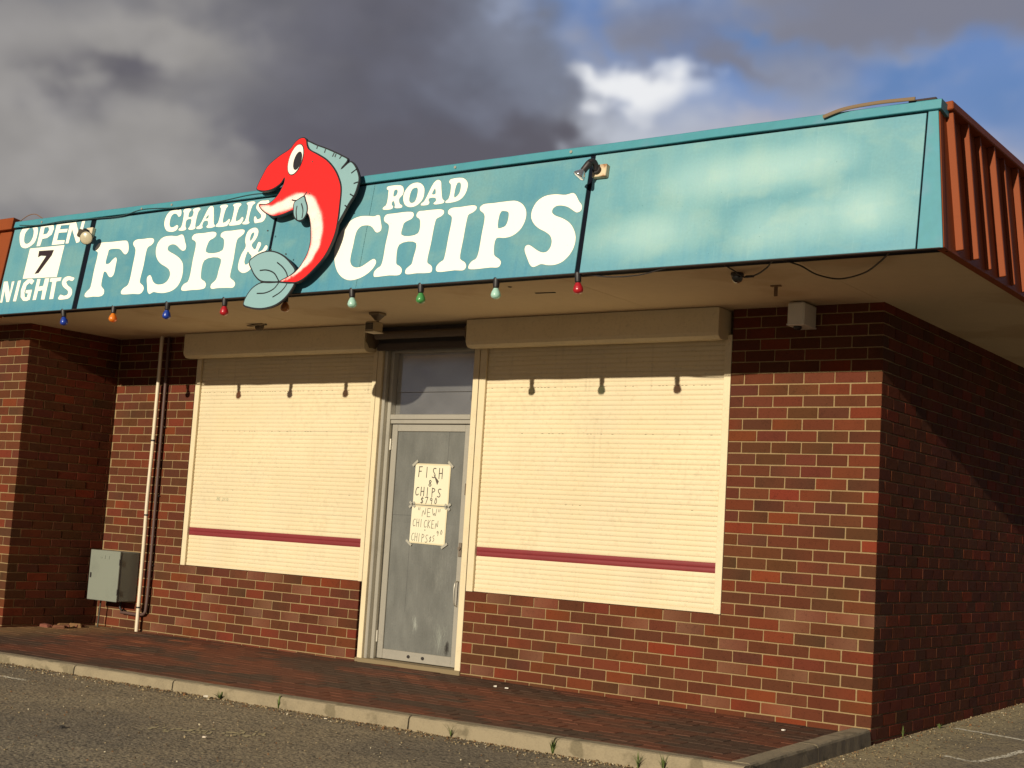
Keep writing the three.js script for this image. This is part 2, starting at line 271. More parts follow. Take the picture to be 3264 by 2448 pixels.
// ---------------------------------------------------------------- kerb and pavement
const kerbZ = (x) => 2.33 + (0.17 - x) * 0.0545;      // front top edge of the kerb
const KT = 0.125;                                      // kerb width
const paveY = (x) => -0.012 - 0.026 * clamp((x + 4) / 4, 0, 1);
{
  const kerb = tag(thing('kerb', null, null), 'weathered concrete kerb round the brick pavement', 'kerb', null, 'structure');
  const joints = [-13.9, -12.8, -11.7, -10.6, -9.5, -8.42, -7.36, -6.3, -5.25, -4.2, -3.19, -2.1, -1.03, 0.17];
  const stone = (x0, x1, zf, mtl) => { // top slightly narrower than the foot, rounded nose
    const prof = [[-KT, 0.002], [-0.022, 0.004], [-0.008, -0.002], [0, -0.014], [0.02, -0.25], [-KT, -0.25]];
    const n = Math.max(2, Math.round((x1 - x0) / 0.09)), pos = [];
    const ring = []; for (let i = 0; i <= n; i++) { const x = lerp(x0, x1, i / n); ring.push(prof.map(([a, y], k) => [x, y + (k < 4 ? 0.004 * fbm(x * 9, k * 3.1, 1.7, 3) : 0), zf(x) + a + (k > 0 && k < 4 ? 0.006 * fbm(x * 11, k * 5.3, 8, 3) : 0)])); }
    for (let i = 0; i < n; i++) for (let k = 0; k < prof.length; k++) { const k2 = (k + 1) % prof.length, a = ring[i][k], b = ring[i + 1][k], c = ring[i + 1][k2], d = ring[i][k2]; pos.push(...a, ...c, ...b, ...a, ...d, ...c); }
    for (const [r, f] of [[ring[0], 1], [ring[n], -1]]) for (let k = 1; k < prof.length - 1; k++) f > 0 ? pos.push(...r[0], ...r[k + 1], ...r[k]) : pos.push(...r[0], ...r[k], ...r[k + 1]);
    const g = new THREE.BufferGeometry(); g.setAttribute('position', new THREE.Float32BufferAttribute(pos, 3)); 
    for (let i = 0, p = g.attributes.position.array; i < p.length; i += 9) { [p[i + 3], p[i + 6]] = [p[i + 6], p[i + 3]]; [p[i + 4], p[i + 7]] = [p[i + 7], p[i + 4]]; [p[i + 5], p[i + 8]] = [p[i + 8], p[i + 5]]; }
    g.computeVertexNormals(); return planarUV(g, rnd(), rnd());
  };
  for (let i = 0; i < joints.length - 1; i++) part('kerb_stone', stone(joints[i] + 0.006, joints[i + 1] - (i === joints.length - 2 ? 0 : 0.006), kerbZ), kerbMat, kerb);
  // return kerb: the same stone turned to run back to the wall
  const ret = (z0, z1) => { const g = stone(z0, z1, (s) => 0); const p = g.attributes.position; for (let i = 0; i < p.count; i++) { const s = p.getX(i), a = p.getZ(i), y = p.getY(i); const z = s, x = lerp(0.0, 0.172, clamp(z / 2.33)) + a; p.setXYZ(i, x, y, z); } 
    const a = p.array; for (let i = 0; i < a.length; i += 9) for (let k = 0; k < 3; k++) { const t = a[i + 3 + k]; a[i + 3 + k] = a[i + 6 + k]; a[i + 6 + k] = t; }
    g.computeVertexNormals(); return planarUV(g, rnd(), rnd()); };
  const backOf = kerbZ(0.17) - KT - 0.002;
  part('kerb_stone', ret(0.012, 1.1), kerbMat, kerb); part('kerb_stone', ret(1.112, backOf), kerbMat, kerb);

  const pav = tag(thing('pavement', null, null), 'brick paved footpath stained black along the shop front', 'pavement', null, 'structure');
  const base = []; // mortar bed below the pavers
  { const sh = [[-14, -0.1], [-0.07, -0.1], [0.0, backOf + 0.04], [-14, kerbZ(-14) - KT + 0.02]]; const g = new THREE.ExtrudeGeometry(shapeOf(sh.map(([x, z]) => [x, -z])), { depth: 0.1, bevelEnabled: false }); g.rotateX(-Math.PI / 2); g.translate(0, -0.16, 0); base.push(planarUV(g)); }
  part('paving_bed', base, MM([0.085, 0.045, 0.028]), pav);
  const pm = new THREE.MeshPhysicalMaterial({ specularIntensity: 0.35, map: T_BRICK, bumpMap: T_BRICKB, bumpScale: 0.003, roughness: 0.8, vertexColors: true });
  const list = []; const PW = 0.118, PL = 0.236;
  for (let r = 0; r < 24; r++) for (let c = -62; c < 3; c++) {
    const z0 = 0.0 + r * PW, x0 = c * PL + (r % 2) * PL / 2; let x1 = x0 + PL, z1 = z0 + PW, xa = x0;
    const xm = (x0 + x1) / 2, xr = lerp(0.02, 0.172, clamp(z0 / 2.33)) - KT - 0.004;
    let zl = kerbZ(xm) - KT - 0.006; if (z0 > zl - 0.03) continue; z1 = Math.min(z1, zl + 0.004); x1 = Math.min(x1, xr); if (x1 - xa < 0.03) continue;
    if (xa < -8.38 && z0 < 1.1) { if (x1 < -8.3) continue; xa = -8.378; }
    if (z1 - z0 < 0.02) continue;
    const cx = (xa + x1) / 2, cz = (z0 + z1) / 2;
    const n = fbm(cx * 0.75, 2, cz * 1.6, 4), n2 = fbm(cx * 2.1, 6, cz * 3, 3), moss = sstep(-0.16, 0.16, n + 0.55 * n2 + rr(-0.07, 0.07));
    let col = mix3([0.165, 0.058, 0.031], [0.14, 0.052, 0.03], rnd()); if (rnd() < 0.03) col = [0.25, 0.085, 0.04];
    col = mix3(col, [0.068, 0.048, 0.034], 0.85 * moss); 
    if (cx < -7.3 && cz < 1.6) col = mix3(col, [0.26, 0.16, 0.07], 0.7 * sstep(-7.2, -8.3, cx));
    const dd = Math.hypot(cx - 3.58, cz - 9.43, 1.2);
    list.push({ xa, x1, z0, z1, col, y: paveY(cx) + rr(-0.001, 0.001), s: (x1 - xa) * (z1 - z0) / dd ** 3 * (cx > -8.6 ? 1 : 0.01) });
  }
  list.sort((a, b) => b.s - a.s);
  const rest = [];
  list.forEach((p, i) => {
    const w = p.x1 - p.xa - 0.0035, l = p.z1 - p.z0 - 0.0035; const g = cbox(w, 0.05, l, 0.0025, [0, -0.025, 0], 0.0007);
    g.rotateX(rr(-0.006, 0.006)).rotateZ(rr(-0.004, 0.004)); planarUV(g, rnd(), rnd()); tint(g, p.col);
    if (i < 300) { const m = part('paver', g, pm, pav); m.position.set((p.xa + p.x1) / 2, p.y, (p.z0 + p.z1) / 2); } else rest.push(g.translate((p.xa + p.x1) / 2, p.y, (p.z0 + p.z1) / 2));
  });
  tag(part('paver', rest, pm, pav), null, null, null, 'stuff');
}

{ // grit and crumbs washed into the gutter along the kerb and along the side wall
  const n = 5200, im = new THREE.InstancedMesh(new THREE.IcosahedronGeometry(1, 0), MM([1, 1, 1]), n), mt = new THREE.Matrix4(), q = new THREE.Quaternion(), e = new THREE.Euler(), c = new THREE.Color();
  for (let i = 0; i < n; i++) {
    let x, z; const k = rnd();
    if (k < 0.62) { x = rr(-9.5, 0.3); z = kerbZ(x) + 0.018 + 0.2 * rnd() ** 3; } else if (k < 0.82) { x = 0.01 + 0.5 * rnd() ** 2; z = rr(-5, 2.4); if (z > 0) x += lerp(0.02, 0.19, z / 2.33); } else { x = rr(-7, 1.5); z = kerbZ(x) + 0.05 + 2.4 * rnd(); }
    const s = rr(0.0025, 0.006) * (rnd() < 0.04 ? 1.8 : 1); e.set(rr(0, 6), rr(0, 6), rr(0, 6)); q.setFromEuler(e);
    mt.compose(new THREE.Vector3(x, groundY(x, z) + s * 0.4 + 0.003, z), q, new THREE.Vector3(s, s * 0.6, s * rr(0.7, 1.5))); im.setMatrixAt(i, mt);
    const t = rnd(); im.setColorAt(i, t < 0.45 ? c.setRGB(0.3, 0.23, 0.13) : t < 0.75 ? c.setRGB(0.12, 0.08, 0.045) : t < 0.93 ? c.setRGB(0.18, 0.09, 0.04) : c.setRGB(0.5, 0.43, 0.3));
  }
  im.name = 'gravel'; scene.add(shade(im)); tag(im, 'fine grit and crumbs lying in the gutter along the kerb', 'grit', null, 'stuff');
}

// ---------------------------------------------------------------- the shop building
const SOF = 2.992, COURSE = 0.086;
const shop = thing('shop_building', 'single storey red brown brick takeaway shop with cream roller shutters', 'building');
const wing = thing('wing_wall', 'brick wall projecting forward from the left end of the shop front', 'wall');
const TONES = [[0.1260, 0.0317, 0.0137], [0.1134, 0.0310, 0.0141], [0.0974, 0.0288, 0.0137], [0.0918, 0.0293, 0.0141], [0.0862, 0.0288, 0.0137], [0.1527, 0.0334, 0.0131], [0.1386, 0.0317, 0.0137], [0.1024, 0.0317, 0.0157], [0.0818, 0.0288, 0.0141], [0.1134, 0.0334, 0.0162], [0.0954, 0.0305, 0.0146]];
const pickTone = (u) => TONES[Math.min(TONES.length - 1, Math.floor(u * TONES.length))];
const bricks = [];   // {x,y,z centre of the box, w,h,d, ry, owner, wall}
function course(owner, wall, k, s0, s1, off, place, depth = 0.09, cornerSolid = null) { // stretchers between s0 and s1, perpends at off + 0.24 j
  const y = k * COURSE + 0.048;
  let a = off - 0.24 * Math.ceil((off - s0) / 0.24);
  for (; a < s1 - 0.02; a += 0.24) {
    const p = Math.max(a + 0.004, s0), q = Math.min(a + 0.236, s1); if (q - p < 0.025) continue;
    bricks.push({ owner, wall, w: q - p, h: 0.0775, d: depth, ...place((p + q) / 2, y, depth) });
  }
}
const onFront = (x, y, d) => ({ x, y, z: -d / 2, ry: 0 });
for (let k = -2; k < 35; k++) {
  const even = ((k % 2) + 2) % 2 === 0;
  // right of the door: corner brick shows on both faces
  const cw = even ? 0.11 : 0.23, cd = even ? 0.23 : 0.11;
  bricks.push({ owner: shop, wall: 'front_wall', w: cw, h: 0.0775, d: cd, x: -cw / 2, y: k * COURSE + 0.048, z: -cd / 2, ry: 0, corner: 1 });
  course(shop, 'front_wall', k, k < 8 ? -3.585 : -1.187, -cw - 0.01, -cw - 0.005, onFront);
  course(shop, 'front_wall', k, -8.378, k < 8 ? -4.772 : -7.168, even ? -4.885 : -4.765, onFront);
  if (even && k < 8) { /* the header at the left jamb of the door comes out of the same bond */ }
  course(shop, 'side_wall', k, cd + 0.01, 9, cd + 0.005, (s, y, d) => ({ x: -d / 2, y, z: -s, ry: Math.PI / 2 }));
  // wing: corner at x = -8.38, z = 1.115
  const ww = even ? 0.23 : 0.11, wd = even ? 0.11 : 0.23;
  bricks.push({ owner: wing, wall: 'front_wall', w: ww, h: 0.0775, d: wd, x: -8.38 - ww / 2, y: k * COURSE + 0.048, z: 1.115 - wd / 2, ry: 0, corner: 1 });
  course(wing, 'front_wall', k, -11, -8.38 - ww - 0.01, -8.38 - ww - 0.005, (x, y, d) => ({ x, y, z: 1.115 - d / 2, ry: 0 }));
  course(wing, 'side_wall', k, wd + 0.01, 1.114, wd + 0.005, (s, y, d) => ({ x: -8.38 - d / 2, y, z: 1.115 - s, ry: Math.PI / 2 }));
}
{
  camera.updateMatrixWorld(); camera.updateProjectionMatrix(); const v = new THREE.Vector3();
  const view = camera.matrixWorldInverse.copy(camera.matrixWorld).invert();
  for (const b of bricks) {
    v.set(b.x, b.y, b.z).applyMatrix4(view).applyMatrix4(camera.projectionMatrix);
    const inside = Math.abs(v.x) < 1.02 && Math.abs(v.y) < 1.02, dx = 3.58 - b.x, dz = 9.43 - b.z, dist = Math.hypot(dx, dz, 1.2 - b.y), cs = (b.ry ? dx : dz) / dist;
    b.s = inside && b.y < 2.99 && b.y > -0.13 ? (Math.min(b.w, 9) * b.h * cs) / dist ** 2 : 0;
  }
  const walls = new Map();
  const wallPart = (owner, n) => { const k = owner.name + n; if (!walls.has(k)) { const g = group(n, owner); walls.set(k, g); } return walls.get(k); };
  const W = (n, g, owner) => part('mortar', g, mortarMat, wallPart(owner, n));
  const yb = -0.2, r = 0.0045;
  W('front_wall', [bx(-1.185 + 0.002, -r, yb, SOF - 0.003, -0.2, -r, 0.001), bx(-3.583, -1.183, yb, 0.683, -0.2, -r, 0.001), bx(-8.7, -7.17, yb, SOF - 0.003, -0.2, -r, 0.001), bx(-7.17, -4.774, yb, 0.683, -0.2, -r, 0.001)], shop);
  W('side_wall', [bx(-0.2, -0.0095, yb, SOF - 0.003, -9, -0.2005, 0.001)], shop);
  W('front_wall', [bx(-11, -8.38 - r, yb, SOF - 0.003, 0.915, 1.115 - r, 0.001)], wing);
  W('side_wall', [bx(-8.58, -8.3895, yb, SOF - 0.003, -0.0035, 0.9145, 0.001)], wing);
  for (const owner of [shop, wing]) {
    const mine = bricks.filter((b) => b.owner === owner && b.s >= 0).sort((a, b) => b.s - a.s), rest = [];
    mine.forEach((b, i) => {
      let u = rnd(); const cl = fbm(b.x * 1.3 + (b.ry ? 50 : 0), b.y * 2.2, b.z * 1.3, 2); u = clamp(u + 0.25 * cl); if (u > 0.45 && u < 0.54 && rnd() < 0.6) u = rnd();
      const t = pickTone(u * 0.999).map((q) => q * rr(0.88, 1.12));
      const g = cbox(b.w, b.h, b.d, 0.0035, [0, 0, 0], 0.0011); planarUV(g, rnd() * 3, rnd() * 3);
      const col = tint(g, t).attributes.color, p = g.attributes.position; // flashed, greyer ends on some bricks
      const fl = rnd(), side = rnd() < 0.5 ? -1 : 1, pale = b.y < 0.8 && b.wall === 'front_wall' && owner === shop && rnd() < 0.15;
      for (let j = 0; j < p.count; j++) { const e = p.getX(j) * side > 0 ? 1 : 0; if (fl < 0.25 && e) col.setXYZ(j, t[0] * 0.8, t[1] * 0.95, t[2] * 0.98); if (pale) col.setXYZ(j, lerp(t[0], 0.24, 0.15 + 0.22 * e), lerp(t[1], 0.12, 0.15 + 0.22 * e), lerp(t[2], 0.07, 0.15 + 0.22 * e)); }
      const out = rr(-0.0012, 0.0012);
      if (b.ry) g.rotateY(b.ry);
      const px = b.x + (b.ry ? out : 0), pz = b.z + (b.ry ? 0 : out);
      if (i < 300 && b.s > 0) { const m = part('brick', g, brickMat, wallPart(owner, b.wall)); m.position.set(px, b.y, pz); }
      else rest.push(g.translate(px, b.y, pz));
    });
    tag(part('brick', rest, brickMat, owner), null, null, null, 'stuff');
  }
}

// ---------------------------------------------------------------- soffit, roof
{ // fibre cement sheets with narrow open joints
  const sof = group('soffit', shop), xs = [-12, -10.8, -9.0, -7.2, -5.4, -3.6, -1.8, -0.002, 0.958], zs = [1.641, 0.8, -1.0, -2.8, -4.6, -6.4, -9];
  for (let i = 0; i < xs.length - 1; i++) { if (i === xs.length - 2) { for (let j = 0; j < zs.length - 1; j++) part('soffit_sheet', planarUV(bx(xs[i] + 0.0015, xs[i + 1], SOF + rr(0, 0.0012), SOF + 0.006, zs[j + 1] + 0.0015, zs[j] - (j ? 0.0015 : 0), 0.001), rr(0, 3), rr(0, 3)), soffitMat, sof); }
    else part('soffit_sheet', planarUV(bx(xs[i] + 0.0015, xs[i + 1] - 0.0015, SOF + rr(0, 0.0012), SOF + 0.007, -9, 1.641, 0.001), rr(0, 3), rr(0, 3)), soffitMat, sof); }
  part('soffit_backing', bx(-12, 0.95, SOF + 0.0085, SOF + 0.03, -9, 1.63, 0.001), M([0.1, 0.08, 0.06]), sof);
}
part('roof', [bx(-12, 0.85, SOF + 0.031, SOF + 0.12, -9, 1.5, 0.001), bx(-12, 0.8, 3.62, 3.66, -9, 1.44, 0.001)], M([0.3, 0.29, 0.28], { roughness: 0.6 }), shop);
part('back_wall', [bx(-12, -0.2, -0.2, SOF - 0.003, -9.2, -9.001, 0.001)], mortarMat, shop);

// ---------------------------------------------------------------- roller shutters
const PITCH = 0.0386;
function rollerShutter(x0, x1, yb, railL, railR, boxL, boxR, label) {
  const s = group('roller_shutter', shop); tag(s, label);
  const c0 = x0 + railL, c1 = x1 - railR, zc = -0.034, top = 2.8;
  const n = Math.ceil((top - yb - 0.03) / PITCH), prof = []; // one slat: shallow curve with a hooked lower edge
  for (let i = 0; i <= 6; i++) { const t = i / 6; prof.push([PITCH * (0.06 + 0.9 * t), 0.0032 * Math.sin(Math.PI * t) ** 0.6]); }
  const strip = (w) => { const pos = []; const R = [[0, -0.0016], [PITCH * 0.03, -0.0016], ...prof, [PITCH, -0.0016]]; for (let i = 0; i < R.length - 1; i++) { const [y0, z0] = R[i], [y1, z1] = R[i + 1]; pos.push(0, y0, z0, w, y0, z0, w, y1, z1, 0, y0, z0, w, y1, z1, 0, y1, z1); } const g = new THREE.BufferGeometry(); g.setAttribute('position', new THREE.Float32BufferAttribute(pos, 3)); g.computeVertexNormals(); return g; };
  const ox = rnd();
  for (let i = 0; i < n; i++) {
    const y = yb + 0.03 + i * PITCH, red = y > 0.962 && y < 1.035; // two slats painted maroon
    const m = part('slat', planarUV(strip(c1 - c0 - 0.004), c0 + ox, y, 0.42), red ? maroonMat : creamMat, s); m.position.set(c0 + 0.002, y, zc + rr(-0.0007, 0.0007)); m.rotation.z = rr(-0.0004, 0.0004); if (red) tag(m, 'maroon slat');
  }
  part('bottom_rail', bx(c0 + 0.001, c1 - 0.001, yb + 0.002, yb + 0.031, zc - 0.012, zc + 0.006, 0.002), creamMat, s);
  // dark vent slots punched through three of the slats
  const slots = []; for (const [yy, dens] of [[2.4, 0.75], [2.02, 0.45], [1.42, 0.12]]) { const k = yb + 0.03 + Math.round((yy - yb) / PITCH) * PITCH; for (let x = c0 + 0.05; x < c1 - 0.06; x += 0.034) if (rnd() < dens * (0.6 + 0.8 * fbm(x * 2, yy, 1, 2))) slots.push(bx(x, x + rr(0.012, 0.02), k - 0.0015, k + 0.002, zc - 0.004, zc + 0.0008, 0.0004)); }
  if (slots.length) part('vent_slots', slots, M([0.1, 0.07, 0.035]), s);
  // guide rails: channel with a lip
  const rail = (a, b) => [bx(a, b, yb, 2.8, -0.075, -0.006, 0.002)];
  part('guide_rail', rail(x0 + 0.002, c0), creamMat, s); part('guide_rail', rail(c1, x1 - 0.002), creamMat, s);
  // box: front face, slanted lower lip, end plates
  const zf = 0.155, sh = [[-0.05, 2.775], [0.06, 2.752], [zf - 0.035, 2.755], [zf - 0.01, 2.775], [zf, 2.8], [zf, SOF - 0.008], [-0.05, SOF - 0.008]];
  const g = new THREE.ExtrudeGeometry(shapeOf(sh), { depth: boxR - boxL - 0.02, bevelEnabled: true, bevelSize: 0.004, bevelThickness: 0.004, bevelSegments: 2, curveSegments: 1 });
  g.rotateY(-Math.PI / 2); g.translate(boxR - 0.01, 0, 0); 
  { const p = g.attributes.position; for (let i = 0; i < p.count; i++) p.setZ(i, p.getZ(i)); }
  part('shutter_box', planarUV(g, 0, 0, 0.6), creamMat, s);
  const rib = bx(boxL + 0.02, boxR - 0.02, 2.838, 2.844, zf - 0.006, zf + 0.0035, 0.001); part('box_rib', rib, creamMat, s);
  return s;
}
rollerShutter(-7.168, -4.752, 0.69, 0.066, 0.05, -7.205, -4.776, 'left cream roller shutter with a maroon stripe near its foot');
rollerShutter(-3.583, -1.19, 0.69, 0.07, 0.06, -3.634, -1.222, 'right cream roller shutter with a maroon stripe near its foot');
{ // number sprayed in faint green on the left shutter
  const cv = document.createElement('canvas'); cv.width = 256; cv.height = 64; const c = cv.getContext('2d'); c.clearRect(0, 0, 256, 64); c.fillStyle = 'rgba(150,170,140,0.55)'; c.font = '46px sans-serif'; c.fillText('80', 6, 46); c.font = '40px sans-serif'; c.fillText('2Y10', 84, 46);
  const t = new THREE.CanvasTexture(cv); t.colorSpace = THREE.SRGBColorSpace;
  const m = part('painted_mark', new THREE.PlaneGeometry(0.26, 0.06), new THREE.MeshStandardMaterial({ map: t, transparent: true, roughness: 0.8 }), shop); m.position.set(-6.62, 1.36, -0.0265);
}

// ---------------------------------------------------------------- door, transom, exposed roller
{
  const door = group('door', shop); tag(door, 'narrow aluminium framed door with grey sheet and transom above');
  const zd = -0.11;
  // grey coated sheet: fine grain, wiped and scuffed in places
  const dc = document.createElement('canvas'); dc.width = 410; dc.height = 1024; const d2 = dc.getContext('2d'), di = d2.createImageData(410, 1024);
  for (let y = 0; y < 1024; y++) for (let x = 0; x < 410; x++) { const a = fbm(x / 160, y / 300, 4, 4), b = fbm(x / 7, y / 9, 2, 2), e = fbm(x / 50, y / 120, 9, 4), l = fbm(x / 3, y / 160, 5, 2); const k = 0.14 * (1 + 0.35 * a + 0.16 * b + 0.25 * e + 0.14 * l) * (y > 430 ? 1.05 : 1), q = 4 * (y * 410 + x); di.data[q] = toS(k * 1.02); di.data[q + 1] = toS(k * 1.03); di.data[q + 2] = toS(k * 0.93); di.data[q + 3] = 255; }
  d2.putImageData(di, 0, 0); d2.lineCap = 'round';
  const smear = (x, y, w, h, n, col) => { for (let i = 0; i < n; i++) { d2.strokeStyle = col; d2.lineWidth = rr(0.6, 3); const X = x + rr(-w, w) * rnd(), Y = y + rr(-h, h); d2.beginPath(); d2.moveTo(X, Y); d2.quadraticCurveTo(X + rr(-8, 8), Y + rr(5, 20), X + rr(-12, 12), Y + rr(10, 46)); d2.stroke(); } };
  smear(180, 880, 20, 26, 60, 'rgba(165,168,158,0.22)'); smear(330, 930, 60, 50, 150, 'rgba(160,164,156,0.16)'); smear(260, 840, 50, 30, 40, 'rgba(160,164,156,0.12)'); smear(378, 975, 14, 22, 60, 'rgba(30,27,24,0.3)'); smear(360, 560, 40, 180, 80, 'rgba(165,168,162,0.08)'); smear(120, 300, 90, 200, 60, 'rgba(60,62,60,0.1)'); smear(300, 640, 70, 80, 60, 'rgba(170,172,166,0.09)');
  for (let i = 0; i < 240; i++) { d2.fillStyle = rnd() < 0.5 ? 'rgba(45,45,42,0.5)' : 'rgba(185,185,175,0.4)'; d2.beginPath(); d2.arc(rnd() * 410, rnd() * 1024, rr(0.4, 1.4), 0, 7); d2.fill(); }
  const glassT = new THREE.CanvasTexture(dc); glassT.colorSpace = THREE.SRGBColorSpace;
  const roughT = tex(256, (u, v) => { const k = 0.42 + 0.3 * tn(u, v, 12, 85, 4); return [k, k, k]; }, false, 1, 1);
  const sheet = M([1, 1, 1], { map: glassT, roughnessMap: roughT, roughness: 1, metalness: 0.3 });
  const transomT = tex(512, (u, v) => { const a = tn(u, v, 5, 91, 5), b = tn(u, v, 120, 92, 2), d = tn(u, v, 70, 93, 2); let k = 0.55 + 0.2 * (a - 0.5) + 0.04 * (b - 0.5) - (d > 0.78 ? 0.03 : 0); return [k, k * 0.985, k * 0.95]; }, true, 1, 1);
  const pane = M([1, 1, 1], { map: transomT, roughness: 0.14, metalness: 0.85 });
  const A = (n, g, m = aluMat) => part(n, g, m, door);
  // outer cream posts, then the aluminium frame stepped back behind them
  A('door_post', bx(-4.748, -4.692, -0.012, 2.78, -0.15, -0.004, 0.003), creamMat);
  A('door_post', bx(-3.648, -3.588, -0.012, 2.78, -0.15, -0.0035, 0.003), creamMat);
  A('door_frame', [bx(-4.69, -4.655, -0.012, 2.78, -0.17, -0.03, 0.003), bx(-4.6545, -4.615, -0.012, 2.78, -0.17, -0.075, 0.003), bx(-3.705, -3.65, -0.012, 2.78, -0.17, -0.085, 0.003), bx(-4.614, -3.706, 2.155, 2.2, -0.165, -0.075, 0.003), bx(-4.614, -3.706, 2.118, 2.1545, -0.165, -0.088, 0.003), bx(-4.614, -3.706, 2.76, 2.81, -0.165, -0.075, 0.003)]);
  const leaf = [bx(-4.608, -4.545, 0.03, 2.112, zd - 0.035, zd, 0.003), bx(-3.775, -3.708, 0.03, 2.112, zd - 0.035, zd, 0.003), bx(-4.544, -3.776, 2.05, 2.112, zd - 0.035, zd - 0.001, 0.003), bx(-4.544, -3.776, 0.03, 0.115, zd - 0.035, zd - 0.001, 0.003)];
  A('door_leaf', leaf);
  { const g = bx(-4.544, -3.776, 0.115, 2.05, zd - 0.028, zd - 0.014, 0.001), p = g.attributes.position, uv = g.attributes.uv; for (let i = 0; i < p.count; i++) uv.setXY(i, (p.getX(i) + 4.544) / 0.768, (p.getY(i) - 0.115) / 1.935); A('door_panel', g, sheet); }
  A('threshold', bx(-4.76, -3.58, -0.03, 0.022, -0.2, 0.012, 0.004), M([0.2, 0.15, 0.08], { roughness: 0.9 }));
  A('transom_pane', bx(-4.6135, -3.7065, 2.2005, 2.4045, -0.15, -0.142, 0.001), pane);
  A('transom_pane', bx(-4.6135, -3.7065, 2.4085, 2.7595, -0.152, -0.1405, 0.001), pane);
  A('hinge', [cyl(0.011, 0.011, 0.1, 10, [-4.612, 0.22, zd + 0.006])], aluMat); A('hinge', [cyl(0.011, 0.011, 0.1, 10, [-4.612, 1.93, zd + 0.006])], aluMat);
  A('lock', [cbox(0.032, 0.12, 0.01, 0.004, [-3.745, 1.03, zd + 0.006]), cyl(0.014, 0.014, 0.02, 14, [-3.745, 1.04, zd + 0.018], [Math.PI / 2, 0, 0])], M([0.2, 0.16, 0.12], { roughness: 0.5, metalness: 0.4 }));
  A('handle', [tube([[-3.742, 0.55, zd], [-3.742, 0.56, zd + 0.04], [-3.742, 0.75, zd + 0.045], [-3.742, 0.76, zd]], 0.006, 20, 8)], aluMat);
  A('latch', bx(-3.72, -3.69, 1.5, 1.6, zd, zd + 0.03, 0.003), M([0.12, 0.09, 0.06], { roughness: 0.6 }));
  A('door_bolt', [cyl(0.014, 0.014, 0.012, 12, [-4.24, 0.073, zd + 0.004], [Math.PI / 2, 0, 0])], darkMetal); A('door_bolt', [cyl(0.014, 0.014, 0.012, 12, [-4.08, 0.073, zd + 0.004], [Math.PI / 2, 0, 0])], darkMetal);
  A('panel_seam', [bx(-3.96, -3.957, 1.72, 2.05, zd - 0.015, zd - 0.0125, 0.0005), bx(-4.33, -4.327, 0.45, 1.05, zd - 0.015, zd - 0.0125, 0.0005), bx(-4.543, -4.28, 1.3, 1.304, zd - 0.015, zd - 0.0122, 0.0005)], M([0.09, 0.09, 0.085]));
  // dark plate and bare roller tube left where the door shutter box was taken away
  const ex = group('shutter_roller', shop);
  part('back_plate', bx(-4.788, -3.622, 2.79, SOF - 0.003, -0.19, -0.02, 0.002), M([0.05, 0.038, 0.03], { roughness: 0.6, map: rustT }), ex);
  part('lower_plate', bx(-4.74, -3.6, 2.772, 2.835, -0.0195, 0.03, 0.003), M([0.06, 0.043, 0.033], { roughness: 0.6, map: rustT }), ex);
  part('roller_tube', [cyl(0.036, 0.036, 1.07, 20, [-4.185, 2.9, 0.07], [0, 0, Math.PI / 2])], M([0.13, 0.1, 0.075], { roughness: 0.55, metalness: 0.3, map: rustT }), ex);
  const endp = (x, j) => { const pts = []; for (let i = 0; i < 16; i++) { const a = i / 16 * Math.PI * 2, q = (i % 2 ? 0.006 : -0.004) * j; pts.push([0.06 + (0.095 + q) * Math.cos(a), 2.885 + (0.1 + q) * Math.sin(a)]); } const g = new THREE.ExtrudeGeometry(shapeOf(pts), { depth: 0.006, bevelEnabled: false }); g.rotateY(-Math.PI / 2).translate(x, 0, 0); return g; };
  part('end_plate', planarUV(endp(-4.764, 1.5)), M([0.16, 0.115, 0.07], { roughness: 0.6 }), ex); part('end_plate', planarUV(endp(-3.64, 2)), M([0.16, 0.115, 0.07], { roughness: 0.6 }), ex);
}

